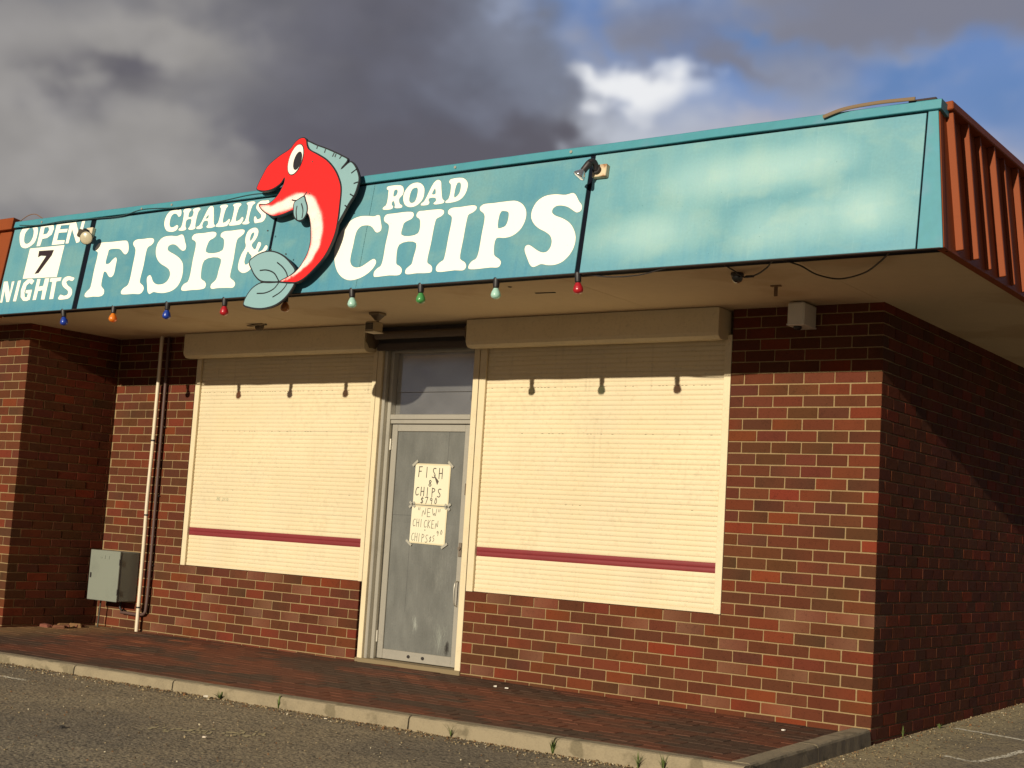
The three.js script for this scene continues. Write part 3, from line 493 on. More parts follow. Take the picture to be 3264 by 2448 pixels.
// ---------------------------------------------------------------- fascia: leans back 8.4 degrees
const TILT = 8.4 * Math.PI / 180;
const FM = new THREE.Matrix4().makeRotationX(-TILT).setPosition(0, 2.98, 1.66);
const onFascia = (g) => { g.applyMatrix4(FM); return g; };
function fasciaThing(name, label, category, s, t, n, grp) { const g = thing(name, label, category, [0, 0, 0], grp); const v = new THREE.Vector3(s, t, n).applyMatrix4(FM); g.position.copy(v); g.rotation.x = -TILT; return g; }
const skew = (g, x0, k) => { const p = g.attributes.position; for (let i = 0; i < p.count; i++) { const w = clamp((p.getX(i) - x0) / 0.1); p.setX(i, p.getX(i) - k * w * p.getY(i)); } g.computeVertexNormals(); return g; };
{
  const fa = group('fascia', shop);
  part('backing_board', onFascia(skew(bx(-8.21, 0.958, 0.014, 0.92, -0.12, -0.014, 0.002), 0.85, 0.105)), navyMat, fa);
  part('end_board', onFascia(planarUV(skew(bx(0.812, 0.963, 0.0, 0.872, -0.0135, -0.006, 0.003), 0.85, 0.105), 0, 0, 0.8)), tealMat, fa);
  // cap flashing, slightly wavy along its length
  const cap = []; const P = [[-0.12, 0.876], [0.014, 0.873], [0.018, 0.876], [0.017, 0.93], [0.012, 0.936], [-0.12, 0.946]];
  const pos = []; const N = 90; const ring = (x) => P.map(([n, t]) => [x, t + 0.006 * fbm(x * 0.9, 2, 5, 3) + (x < -4.6 ? 0.01 * sstep(-4.6, -8.2, x) : 0), n + 0.008 * fbm(x * 1.7, t * 9, 1, 3)]);
  for (let i = 0; i < N; i++) { const a = ring(lerp(-8.19, 0.99, i / N)), b = ring(lerp(-8.19, 0.99, (i + 1) / N)); for (let k = 0; k < P.length; k++) { const k2 = (k + 1) % P.length; pos.push(...a[k], ...b[k], ...b[k2], ...a[k], ...b[k2], ...a[k2]); } }
  { const e = ring(0.99); for (let k = 1; k < P.length - 1; k++) pos.push(...e[0], ...e[k], ...e[k + 1]); }
  const cg = new THREE.BufferGeometry(); cg.setAttribute('position', new THREE.Float32BufferAttribute(pos, 3)); cg.computeVertexNormals();
  { const p = cg.attributes.position; for (let i = 0; i < p.count; i++) { const w = clamp((p.getX(i) - 0.75) / 0.2); p.setX(i, p.getX(i) - 0.095 * w); } }
  part('cap_flashing', onFascia(planarUV(cg, 0, 0, 0.8)), capMat, fa);
  part('bottom_edge', onFascia(bx(-8.2, 0.95, -0.004, 0.0015, -0.03, -0.003, 0.001)), M([0.035, 0.02, 0.018]), fa);
  for (const x of [-7.75, -6.3, -2.75, -1.72, -5.9]) part('screw', onFascia(cyl(0.011, 0.011, 0.012, 10, [x, 0.903, 0.02], [Math.PI / 2, 0, 0])), M([0.6, 0.55, 0.45], { metalness: 0.6, roughness: 0.3 }), fa);
  // dark folded end cap on the right corner and a loose weathered batten lying on the flashing
  part('corner_cap', onFascia(cbox(0.17, 0.018, 0.12, 0.004, [0.77, 0.952, -0.06])), M([0.035, 0.02, 0.018]), fa);
  const st = tube([[0.16, 0.905, 0.036], [0.28, 0.938, 0.036], [0.5, 0.952, 0.036], [0.74, 0.945, 0.036]].map((p) => p), 0.013, 30, 6); st.scale(1, 1, 0.5).translate(0, 0, 0.02);
  tag(part('loose_batten', onFascia(planarUV(st)), M([0.19, 0.13, 0.075], { roughness: 0.9 }), fa), 'bowed tan batten on the cap near the right corner');
  // rust coloured ribbed cladding that carries on to the left of the signs
  const cl = group('left_cladding', shop);
  part('cladding_sheet', onFascia(bx(-12, -8.216, 0.0, 0.9, -0.1, -0.05, 0.002)), orangeMat, cl);
  part('cladding_cap', onFascia(bx(-12, -8.216, 0.87, 0.99, -0.12, 0.03, 0.004)), orangeMat, cl);
  for (let x = -8.32; x > -12; x -= 0.26) part('cladding_rib', onFascia(cbox(0.19, 0.86, 0.05, 0.006, [x - 0.02, 0.43, -0.03])), orangeMat, cl);
  // side fascia with upright fins, leaning back 6 degrees
  const side = group('side_cladding', shop); const B = 6.04 * Math.PI / 180;
  const SM = new THREE.Matrix4().makeBasis(new THREE.Vector3(0, 0, -1), new THREE.Vector3(-Math.sin(B), Math.cos(B), 0), new THREE.Vector3(Math.cos(B), Math.sin(B), 0)).setPosition(0.965, 2.98, 0);
  const onSide = (g) => { g.applyMatrix4(SM); return g; };
  // front edge of the side sheet follows the lean of the front fascia
  const lean = (g) => { const p = g.attributes.position; for (let i = 0; i < p.count; i++) if (p.getX(i) < -1.5) p.setX(i, p.getX(i) + 0.147 * p.getY(i)); g.computeVertexNormals(); return g; };
  part('cladding_sheet', onSide(lean(bx(-1.64, 9, 0.0, 0.93, -0.05, 0.0, 0.002))), orangeMat, side);
  part('corner_trim', onSide(lean(bx(-1.645, -1.6, 0.002, 0.87, 0.001, 0.004, 0.001))), orangeMat, side);
  part('cladding_cap', onSide(lean(bx(-1.57, 9, 0.888, 0.945, -0.06, 0.06, 0.006))), orangeMat, side);
  const zs = [1.4, 1.12, 0.83, 0.57, 0.29, 0.03], dp = [0.046, 0.05, 0.036, 0.05, 0.03, 0.046];
  for (let i = 0; i < 40; i++) { const z = i < 6 ? zs[i] : 0.03 - 0.26 * (i - 5), d = i < 6 ? dp[i] : (i % 2 ? 0.046 : 0.032); if (z < -9) break;
    const g = cbox(0.022, 0.862, d, 0.003, [-z, 0.0225 + 0.432 + rr(-0.006, 0.006), d / 2 - 0.001]); const p = g.attributes.position, k = rr(-0.02, 0.03); for (let j = 0; j < p.count; j++) p.setX(j, p.getX(j) + k * (p.getY(j) - 0.4)); part('fin', onSide(planarUV(g)), orangeMat, side); }
}

// outlines of the painted lettering and of the fish, in millimetres along and up the fascia
const LETTERS = {
  big: [
    ['F', '-6871,120 -6870,142 -6847,167 -6818,190 -6812,222 -6816,353 -6815,522 -6825,540 -6859,556 -6870,576 -6843,618 -6813,627 -6644,624 -6462,622 -6437,616 -6415,596 -6391,540 -6391,508 -6416,488 -6446,498 -6498,537 -6541,550 -6667,547 -6669,523 -6668,417 -6617,417 -6587,446 -6546,468 -6525,447 -6522,393 -6522,307 -6542,284 -6573,284 -6599,301 -6638,335 -6667,339 -6671,317 -6664,208 -6646,191 -6608,160 -6604,125 -6634,106 -6754,108 -6842,106'],
    ['I', '-6358,114 -6366,138 -6340,166 -6294,190 -6281,234 -6282,372 -6288,511 -6305,542 -6338,574 -6342,598 -6313,617 -6213,618 -6099,616 -6068,601 -6064,577 -6087,552 -6127,534 -6137,505 -6134,362 -6137,212 -6120,195 -6078,169 -6064,137 -6091,102 -6198,104 -6329,106'],
    ['S', '-6050,235 -6045,256 -6018,266 -5994,248 -5962,207 -5913,178 -5863,171 -5809,177 -5767,205 -5753,254 -5776,296 -5825,328 -5902,362 -5959,403 -5996,452 -6013,512 -6002,569 -5955,610 -5861,619 -5770,609 -5707,619 -5680,601 -5651,552 -5621,503 -5624,472 -5655,466 -5689,482 -5734,512 -5776,532 -5821,535 -5854,521 -5857,495 -5828,472 -5740,434 -5670,395 -5620,348 -5598,285 -5595,213 -5625,143 -5686,105 -5790,90 -5874,98 -5924,106 -5951,97 -5972,91 -6000,110 -6026,171'],
    ['H', '-5567,107 -5569,131 -5546,158 -5507,174 -5494,215 -5498,366 -5501,518 -5521,544 -5561,563 -5568,586 -5543,608 -5435,609 -5301,610 -5270,595 -5267,573 -5291,552 -5329,538 -5345,519 -5352,433 -5150,433 -5150,508 -5167,538 -5206,559 -5209,583 -5181,601 -5077,602 -4953,602 -4927,591 -4927,567 -4961,541 -4988,524 -4997,501 -4991,331 -4991,188 -4974,170 -4932,146 -4913,119 -4926,92 -4996,92 -5116,96 -5186,94 -5206,110 -5201,136 -5169,160 -5152,185 -5147,250 -5148,355 -5351,356 -5352,211 -5337,188 -5290,163 -5269,136 -5274,108 -5314,97 -5429,97 -5546,97'],
    ['&', '-4919,270 -4920,326 -4906,381 -4874,445 -4894,493 -4897,545 -4879,585 -4832,605 -4791,602 -4762,579 -4757,538 -4775,496 -4807,456 -4792,433 -4755,411 -4734,471 -4710,470 -4697,451 -4717,386 -4669,398 -4640,438 -4618,430 -4614,407 -4642,383 -4692,357 -4735,304 -4747,263 -4783,226 -4837,211 -4881,224 -4910,248', '-4806,563 -4831,557 -4842,523 -4834,492 -4817,504 -4804,533', '-4838,400 -4855,321 -4850,299 -4833,283 -4811,288 -4794,308 -4780,352 -4812,378'],
    ['C', '-3844,287 -3855,391 -3829,472 -3781,539 -3719,583 -3645,601 -3562,597 -3499,588 -3460,596 -3440,587 -3425,549 -3401,486 -3406,462 -3438,450 -3461,462 -3493,494 -3523,512 -3565,520 -3616,516 -3650,486 -3661,442 -3664,368 -3669,275 -3664,230 -3640,196 -3595,176 -3540,180 -3494,202 -3449,227 -3421,234 -3400,219 -3395,199 -3414,160 -3461,119 -3529,88 -3597,75 -3649,77 -3711,99 -3774,147 -3818,212'],
    ['H', '-3396,99 -3397,127 -3373,154 -3342,172 -3331,211 -3330,343 -3325,483 -3338,509 -3382,537 -3392,562 -3378,589 -3299,594 -3132,592 -3105,581 -3097,556 -3115,533 -3160,517 -3181,503 -3186,480 -3186,411 -3024,410 -3022,505 -3036,527 -3064,545 -3070,566 -3053,588 -3007,589 -2836,584 -2809,571 -2805,550 -2822,531 -2867,511 -2875,480 -2881,317 -2887,174 -2875,160 -2842,140 -2828,114 -2833,91 -2879,86 -2974,90 -3065,88 -3084,99 -3083,127 -3058,149 -3036,167 -3029,213 -3027,333 -3192,332 -3193,201 -3185,177 -3147,155 -3125,133 -3123,102 -3142,87 -3240,90 -3363,86 -3389,89'],
    ['I', '-2790,103 -2791,131 -2769,158 -2735,179 -2728,213 -2723,362 -2719,501 -2730,522 -2762,543 -2766,567 -2742,585 -2656,586 -2527,587 -2504,574 -2504,554 -2530,533 -2568,517 -2575,483 -2580,334 -2581,180 -2565,164 -2531,145 -2513,116 -2526,88 -2615,90 -2772,89'],
    ['P', '-2489,97 -2489,122 -2468,149 -2434,167 -2421,202 -2416,355 -2414,485 -2429,515 -2465,542 -2472,565 -2446,586 -2353,588 -2222,590 -2156,586 -2100,561 -2057,515 -2043,464 -2053,403 -2083,355 -2141,318 -2204,308 -2279,309 -2277,192 -2264,174 -2220,146 -2203,120 -2216,90 -2294,90 -2466,88', '-2273,514 -2234,515 -2206,504 -2198,477 -2200,433 -2214,400 -2244,389 -2276,388'],
    ['S', '-2012,206 -2007,230 -1986,238 -1952,223 -1903,192 -1856,172 -1819,175 -1793,206 -1789,249 -1807,289 -1850,322 -1919,358 -1970,401 -1997,448 -1997,504 -1966,562 -1909,596 -1822,603 -1727,590 -1667,597 -1643,581 -1611,534 -1578,492 -1581,460 -1612,448 -1646,466 -1693,495 -1745,511 -1795,512 -1822,490 -1821,466 -1796,444 -1723,413 -1661,375 -1617,322 -1593,261 -1596,196 -1623,139 -1671,94 -1728,74 -1790,74 -1854,86 -1889,74 -1919,69 -1944,86 -1974,132'],
  ],
  small: [
    ['C', '-5967,721 -5978,772 -5964,822 -5931,854 -5881,865 -5822,855 -5792,857 -5775,825 -5778,800 -5800,791 -5832,817 -5870,826 -5899,806 -5907,761 -5898,720 -5870,698 -5836,700 -5802,714 -5780,700 -5789,671 -5827,656 -5876,658 -5923,672'],
    ['H', '-5766,664 -5763,676 -5739,692 -5742,819 -5755,838 -5746,855 -5669,854 -5652,841 -5671,823 -5671,778 -5621,781 -5618,820 -5633,837 -5620,849 -5552,852 -5536,838 -5555,815 -5559,686 -5551,671 -5564,657 -5626,656 -5643,668 -5628,687 -5626,751 -5687,749 -5683,687 -5668,671 -5681,657 -5750,658'],
    ['A', '-5538,660 -5535,674 -5505,686 -5433,838 -5410,853 -5378,845 -5356,791 -5326,686 -5304,664 -5321,654 -5394,653 -5413,666 -5399,682 -5412,718 -5459,717 -5469,678 -5458,665 -5472,654 -5523,654', '-5418,775 -5443,743 -5411,747'],
    ['L', '-5296,659 -5293,673 -5275,691 -5274,818 -5292,837 -5282,848 -5209,847 -5194,835 -5212,810 -5214,686 -5173,694 -5143,714 -5132,698 -5150,656 -5181,649 -5281,653'],
    ['L', '-5133,655 -5131,671 -5114,692 -5112,815 -5130,834 -5120,845 -5045,845 -5030,832 -5051,807 -5057,687 -5017,693 -4988,717 -4971,703 -4988,657 -5024,649 -5122,651'],
    ['I', '-4971,655 -4968,667 -4948,677 -4946,814 -4968,836 -4954,844 -4877,844 -4864,830 -4891,811 -4902,673 -4886,660 -4902,647 -4960,649'],
    ['S', '-4842,687 -4838,708 -4825,705 -4803,681 -4777,681 -4759,694 -4764,713 -4808,751 -4839,782 -4838,816 -4800,841 -4743,840 -4709,839 -4698,822 -4707,799 -4765,802 -4778,781 -4737,744 -4707,713 -4708,680 -4732,653 -4781,648 -4819,647 -4833,662'],
    ['R', '-3424,643 -3420,654 -3394,674 -3395,782 -3397,794 -3416,805 -3417,822 -3398,828 -3287,824 -3257,809 -3242,782 -3243,745 -3272,710 -3256,668 -3231,654 -3229,638 -3288,636 -3306,645 -3303,656 -3324,697 -3337,694 -3338,668 -3321,654 -3326,636 -3411,635', '-3334,789 -3309,789 -3300,769 -3309,744 -3334,736'],
    ['O', '-3229,699 -3234,744 -3216,786 -3178,820 -3121,829 -3074,814 -3040,779 -3030,738 -3035,687 -3067,650 -3108,633 -3157,633 -3202,655', '-3131,787 -3110,785 -3098,763 -3099,701 -3111,672 -3134,664 -3158,673 -3169,696 -3165,759 -3152,780'],
    ['A', '-3044,638 -3042,649 -3017,667 -2953,807 -2923,828 -2900,824 -2884,811 -2869,755 -2841,668 -2820,652 -2824,636 -2849,631 -2909,631 -2922,640 -2902,658 -2911,682 -2972,685 -2976,670 -2964,655 -2969,637 -3032,634', '-2931,761 -2951,717 -2918,716'],
    ['D', '-2809,638 -2805,648 -2782,666 -2782,775 -2802,797 -2799,816 -2774,823 -2689,821 -2651,804 -2624,773 -2619,736 -2633,684 -2668,648 -2720,633 -2797,632', '-2724,781 -2703,786 -2688,772 -2683,728 -2693,690 -2729,668'],
  ],
  sans: [
    ['O', '-8082,770 -8090,837 -8043,887 -7957,907 -7879,894 -7822,851 -7807,784 -7823,713 -7890,671 -7960,661 -8030,687', '-8005,758 -8008,818 -7968,860 -7920,868 -7884,838 -7871,771 -7898,719 -7948,705 -7987,723'],
    ['P*', '-7779,668 -7778,716 -7781,901 -7652,896 -7590,873 -7566,829 -7581,771 -7642,741 -7713,737 -7724,667', '-7719,854 -7660,854 -7637,823 -7658,786 -7715,781'],
    ['E*', '-7543,662 -7536,898 -7339,889 -7339,851 -7468,853 -7471,812 -7351,810 -7353,776 -7478,780 -7477,704 -7356,697 -7356,660'],
    ['N*', '-7335,661 -7336,892 -7260,888 -7163,743 -7159,882 -7112,884 -7130,660 -7172,654 -7282,799 -7291,660'],
    ['X*', '-7874,652 -7343,647 -7351,332 -7877,347'],
    ['7*', '-7718,614 -7492,607 -7505,557 -7647,391 -7704,386 -7586,557 -7670,566 -7712,554'],
    ['N*', '-8149,120 -8170,335 -8108,334 -8028,208 -8040,327 -7999,329 -8010,122 -8051,121 -8124,240 -8117,121'],
    ['I*', '-7948,124 -7944,330 -7896,333 -7899,122'],
    ['G*', '-7687,227 -7782,227 -7779,197 -7738,192 -7742,155 -7775,156 -7797,204 -7790,274 -7754,298 -7710,278 -7683,315 -7732,338 -7795,336 -7846,301 -7862,231 -7840,160 -7789,122 -7733,116 -7687,128'],
    ['H*', '-7642,120 -7643,330 -7593,328 -7592,251 -7527,256 -7526,328 -7459,327 -7460,117 -7514,120 -7521,212 -7590,207 -7590,121'],
    ['T*', '-7386,116 -7401,286 -7442,291 -7440,326 -7274,324 -7280,290 -7340,288 -7328,116'],
    ['S', '-7254,112 -7235,151 -7175,139 -7128,150 -7129,179 -7220,230 -7252,271 -7239,311 -7181,329 -7116,317 -7079,304 -7099,279 -7158,289 -7188,276 -7160,243 -7084,199 -7064,153 -7089,115 -7154,104'],
  ],
};
const FISH = {
  body: '-4322,1307 -4378,1307 -4425,1275 -4463,1230 -4582,1174 -4690,1099 -4729,1027 -4756,964 -4769,906 -4705,881 -4619,878 -4553,894 -4492,931 -4465,971 -4462,923 -4474,886 -4497,840 -4529,801 -4576,768 -4630,757 -4705,762 -4680,729 -4610,680 -4531,646 -4487,639 -4393,650 -4296,672 -4202,653 -4121,625 -4076,548 -4054,474 -4035,380 -4042,298 -4071,229 -4110,170 -4154,132 -4214,105 -4294,71 -4189,57 -4107,52 -4034,78 -3924,168 -3843,263 -3787,411 -3779,512 -3789,666 -3812,823 -3859,911 -3923,991 -4023,1076 -4131,1137 -4248,1199 -4277,1235 -4295,1280',
  dorsal_fin: '-4287,1274 -4166,1226 -4063,1187 -3959,1143 -3870,1101 -3794,1055 -3849,983 -3764,1036 -3719,1010 -3665,942 -3635,877 -3637,815 -3653,745 -3695,678 -3739,590 -3784,507 -3779,553 -3789,666 -3812,823 -3859,911 -3923,991 -4023,1076 -4131,1137 -4248,1199',
  tail_a: '-4294,71 -4411,74 -4511,87 -4586,133 -4645,195 -4692,266 -4640,310 -4563,336 -4481,343 -4393,326 -4301,286 -4218,228 -4145,152 -4201,106',
  tail_b: '-4293,67 -4410,71 -4508,75 -4595,34 -4647,-36 -4660,-103 -4579,-133 -4477,-148 -4395,-147 -4291,-126 -4208,-79 -4156,-21 -4126,46 -4188,54',
  pectoral: '-4194,784 -4257,764 -4295,741 -4291,682 -4268,617 -4217,576 -4158,581 -4130,631 -4137,689 -4172,750',
};
const FISH_LINES = [
  '-4328,765 -4282,755 -4231,769 -4196,791 -4173,821',
  '-4543,180 -4465,178 -4374,146 -4305,78',
  '-4363,236 -4291,192 -4237,142 -4215,107',
  '-4526,-16 -4429,-16 -4341,15 -4301,61',
  '-4339,-57 -4264,-20 -4221,23 -4204,53',
  '-4253,705 -4251,658 -4227,587',
  '-4209,722 -4177,661 -4171,593',
  '-4156,1222 -4162,1191',
  '-4059,1185 -4066,1145',
  '-3952,1142 -3969,1100',
  '-3934,1121 -3941,1093',
  '-3869,1097 -3887,1073',
  '-3680,962 -3730,933',
  '-3642,849 -3683,841',
  '-3663,734 -3702,755',
  '-3699,643 -3736,664',
];
const BELLY = '-4682,740 -4544,695 -4412,726 -4296,757 -4232,772 -4127,730 -4072,641 -4004,552 -3978,447 -3973,344 -4009,245 -4083,168 -4164,117 -4275,76';
const BELLY_R = [0.03, 0.05, 0.07, 0.07, 0.05, 0.07, 0.08, 0.075, 0.075, 0.06, 0.045, 0.03, 0.02, 0.012];

// ---------------------------------------------------------------- painted sign panels
const drawPath = (c, pts, f, sharp) => { const P = sharp ? pts : smooth(pts, 4); P.forEach((p, i) => { const [x, y] = f(p); i ? c.lineTo(x, y) : c.moveTo(x, y); }); c.closePath(); };
function signTexture(s0, s1, t0, t1, draw, seedN) {
  const K = Math.min(640, 2040 / (s1 - s0)), w = Math.round((s1 - s0) * K), h = Math.round((t1 - t0) * K), cv = document.createElement('canvas'); cv.width = w; cv.height = h;
  const c = cv.getContext('2d'), im = c.createImageData(w, h);
  for (let j = 0; j < h; j++) for (let i = 0; i < w; i++) {
    const x = s0 + i / K, y = t1 - j / K, a = fbm(x * 0.9, y * 1.4, seedN, 4), b = fbm(x * 6, y * 2.2, seedN + 3, 4), g = fbm(x * 60, y * 60, seedN, 2), st = fbm(x * 22, y * 1.2, seedN + 8, 3), d = fbm(x * 3, y * 5, seedN + 5, 4);
    const foot = sstep(0.2, 0.02, y + 0.12 * d) * 0.55; // streaked deeper colour towards the lower edge
    let col = mix3([0.115, 0.295, 0.335], [0.072, 0.242, 0.31], sstep(-0.25, 0.3, a + 0.6 * b));
    col = mix3(col, [0.15, 0.31, 0.32], 0.55 * sstep(0.0, 0.3, d)); col = mix3(col, [0.045, 0.2, 0.31], 0.5 * sstep(0.02, 0.25, st) * (0.25 + foot)); col = mix3(col, [0.05, 0.225, 0.335], foot);
    const k = 1 + 0.14 * g + 0.1 * b, q = 4 * (j * w + i); im.data[q] = toS(col[0] * k); im.data[q + 1] = toS(col[1] * k); im.data[q + 2] = toS(col[2] * k); im.data[q + 3] = 255;
  }
  c.putImageData(im, 0, 0); draw(c, (p) => [(p[0] - s0) * K, (t1 - p[1]) * K], K);
  for (let i = 0; i < 34 * (s1 - s0); i++) { c.fillStyle = rnd() < 0.5 ? 'rgba(20,70,75,0.45)' : 'rgba(190,205,190,0.3)'; c.beginPath(); c.arc(rnd() * w, rnd() * h, rr(0.5, 1.8), 0, 7); c.fill(); }
  const t = new THREE.CanvasTexture(cv); t.colorSpace = THREE.SRGBColorSpace; t.anisotropy = 8; return t;
}
const WHITE = '#f6f3e2';
const paintLetters = (c, f, list, K) => { for (const e of list) { const [n, ...rings] = e, sharp = n.endsWith('*'); c.beginPath(); rings.forEach((r) => drawPath(c, parsePts(r), f, sharp || false)); c.lineJoin = 'round'; c.lineWidth = 0.007 * K; c.strokeStyle = 'rgba(95,112,108,0.75)'; c.stroke(); c.fillStyle = n === '7*' ? '#2a1a1c' : WHITE; c.fill('evenodd'); } };
function signPanel(label, s0, s1, t0, t1, draw, seedN, extra) {
  const p = fasciaThing('shop_sign', label, 'sign', s0, t0, 0), w = s1 - s0, h = t1 - t0;
  const g = cbox(w, h, 0.013, 0.002, [w / 2, h / 2, -0.0065]); const ps = g.attributes.position, uv = g.attributes.uv;
  for (let i = 0; i < ps.count; i++) uv.setXY(i, clamp(ps.getX(i) / w), clamp(ps.getY(i) / h));
  part('board', g, new THREE.MeshStandardMaterial({ map: signTexture(s0, s1, t0, t1, draw, seedN), roughness: 0.5 }), p);
  if (extra) extra(p); return p;
}
signPanel('teal sign panel painted OPEN 7 NIGHTS at the left end', -8.195, -7.022, 0.002, 0.868, (c, f, K) => paintLetters(c, f, LETTERS.sans, K), 3);
signPanel('teal sign panel painted CHALLIS above FISH and an ampersand', -6.945, -4.6, 0.002, 0.86, (c, f, K) => paintLetters(c, f, [...LETTERS.small.slice(0, 7), ...LETTERS.big.slice(0, 5)], K), 11);
signPanel('teal sign panel painted ROAD above CHIPS right of the fish', -4.568, -1.562, 0.002, 0.858, (c, f, K) => { 
  c.strokeStyle = 'rgba(15,60,66,0.75)'; c.lineWidth = 0.005 * K; c.setLineDash([9, 3, 26, 2]); c.beginPath(); c.moveTo(...f([-3.548, 0.85])); c.lineTo(...f([-3.558, 0.01])); c.stroke(); c.setLineDash([]);
  paintLetters(c, f, [...LETTERS.small.slice(7), ...LETTERS.big.slice(5)], K);
}, 23);
signPanel('wide teal sign panel with pale smeared illegible lettering by the right corner', -1.522, 0.803, 0.002, 0.862, (c, f, K) => {
  // lettering too blurred to read: soft pale smears of paint
  const sm = (s, t, a, b, rot, al) => { const [x, y] = f([s, t]); c.save(); c.translate(x, y); c.rotate(rot); c.scale(a * K, b * K); const g = c.createRadialGradient(0, 0, 0, 0, 0, 1); g.addColorStop(0, `rgba(192,216,210,${al})`); g.addColorStop(0.45, `rgba(192,214,204,${al * 0.72})`); g.addColorStop(1, 'rgba(190,215,205,0)'); c.fillStyle = g; c.beginPath(); c.arc(0, 0, 1, 0, 7); c.fill(); c.restore(); };
  c.fillStyle = 'rgba(165,200,196,0.2)'; c.fillRect(0, 0, 4000, 4000);
  for (const [q, r, e, g, w] of [[-0.78, 0.62, 0.42, 0.26, 0.3], [-0.45, 0.6, 0.55, 0.22, 0.42], [-0.1, 0.62, 0.55, 0.21, 0.42], [0.14, 0.64, 0.34, 0.2, 0.3], [-1.18, 0.22, 0.42, 0.2, 0.36], [-0.9, 0.25, 0.45, 0.22, 0.4], [-0.2, 0.2, 0.26, 0.22, 0.42], [0.06, 0.21, 0.24, 0.2, 0.36], [0.3, 0.28, 0.32, 0.24, 0.4], [0.52, 0.27, 0.26, 0.24, 0.5]]) sm(q, r, e, g, -0.04, w * 0.85);
  // weathering over the smears: fine runs and scuffs
  for (let i = 0; i < 260; i++) { const [x, y] = f([rr(-1.5, 0.8), rr(0, 0.86)]); c.strokeStyle = rnd() < 0.6 ? 'rgba(70,140,150,0.10)' : 'rgba(215,228,215,0.10)'; c.lineWidth = rr(0.5, 2); c.beginPath(); c.moveTo(x, y); c.lineTo(x + rr(-2, 2), y + rr(8, 90)); c.stroke(); }
}, 37);

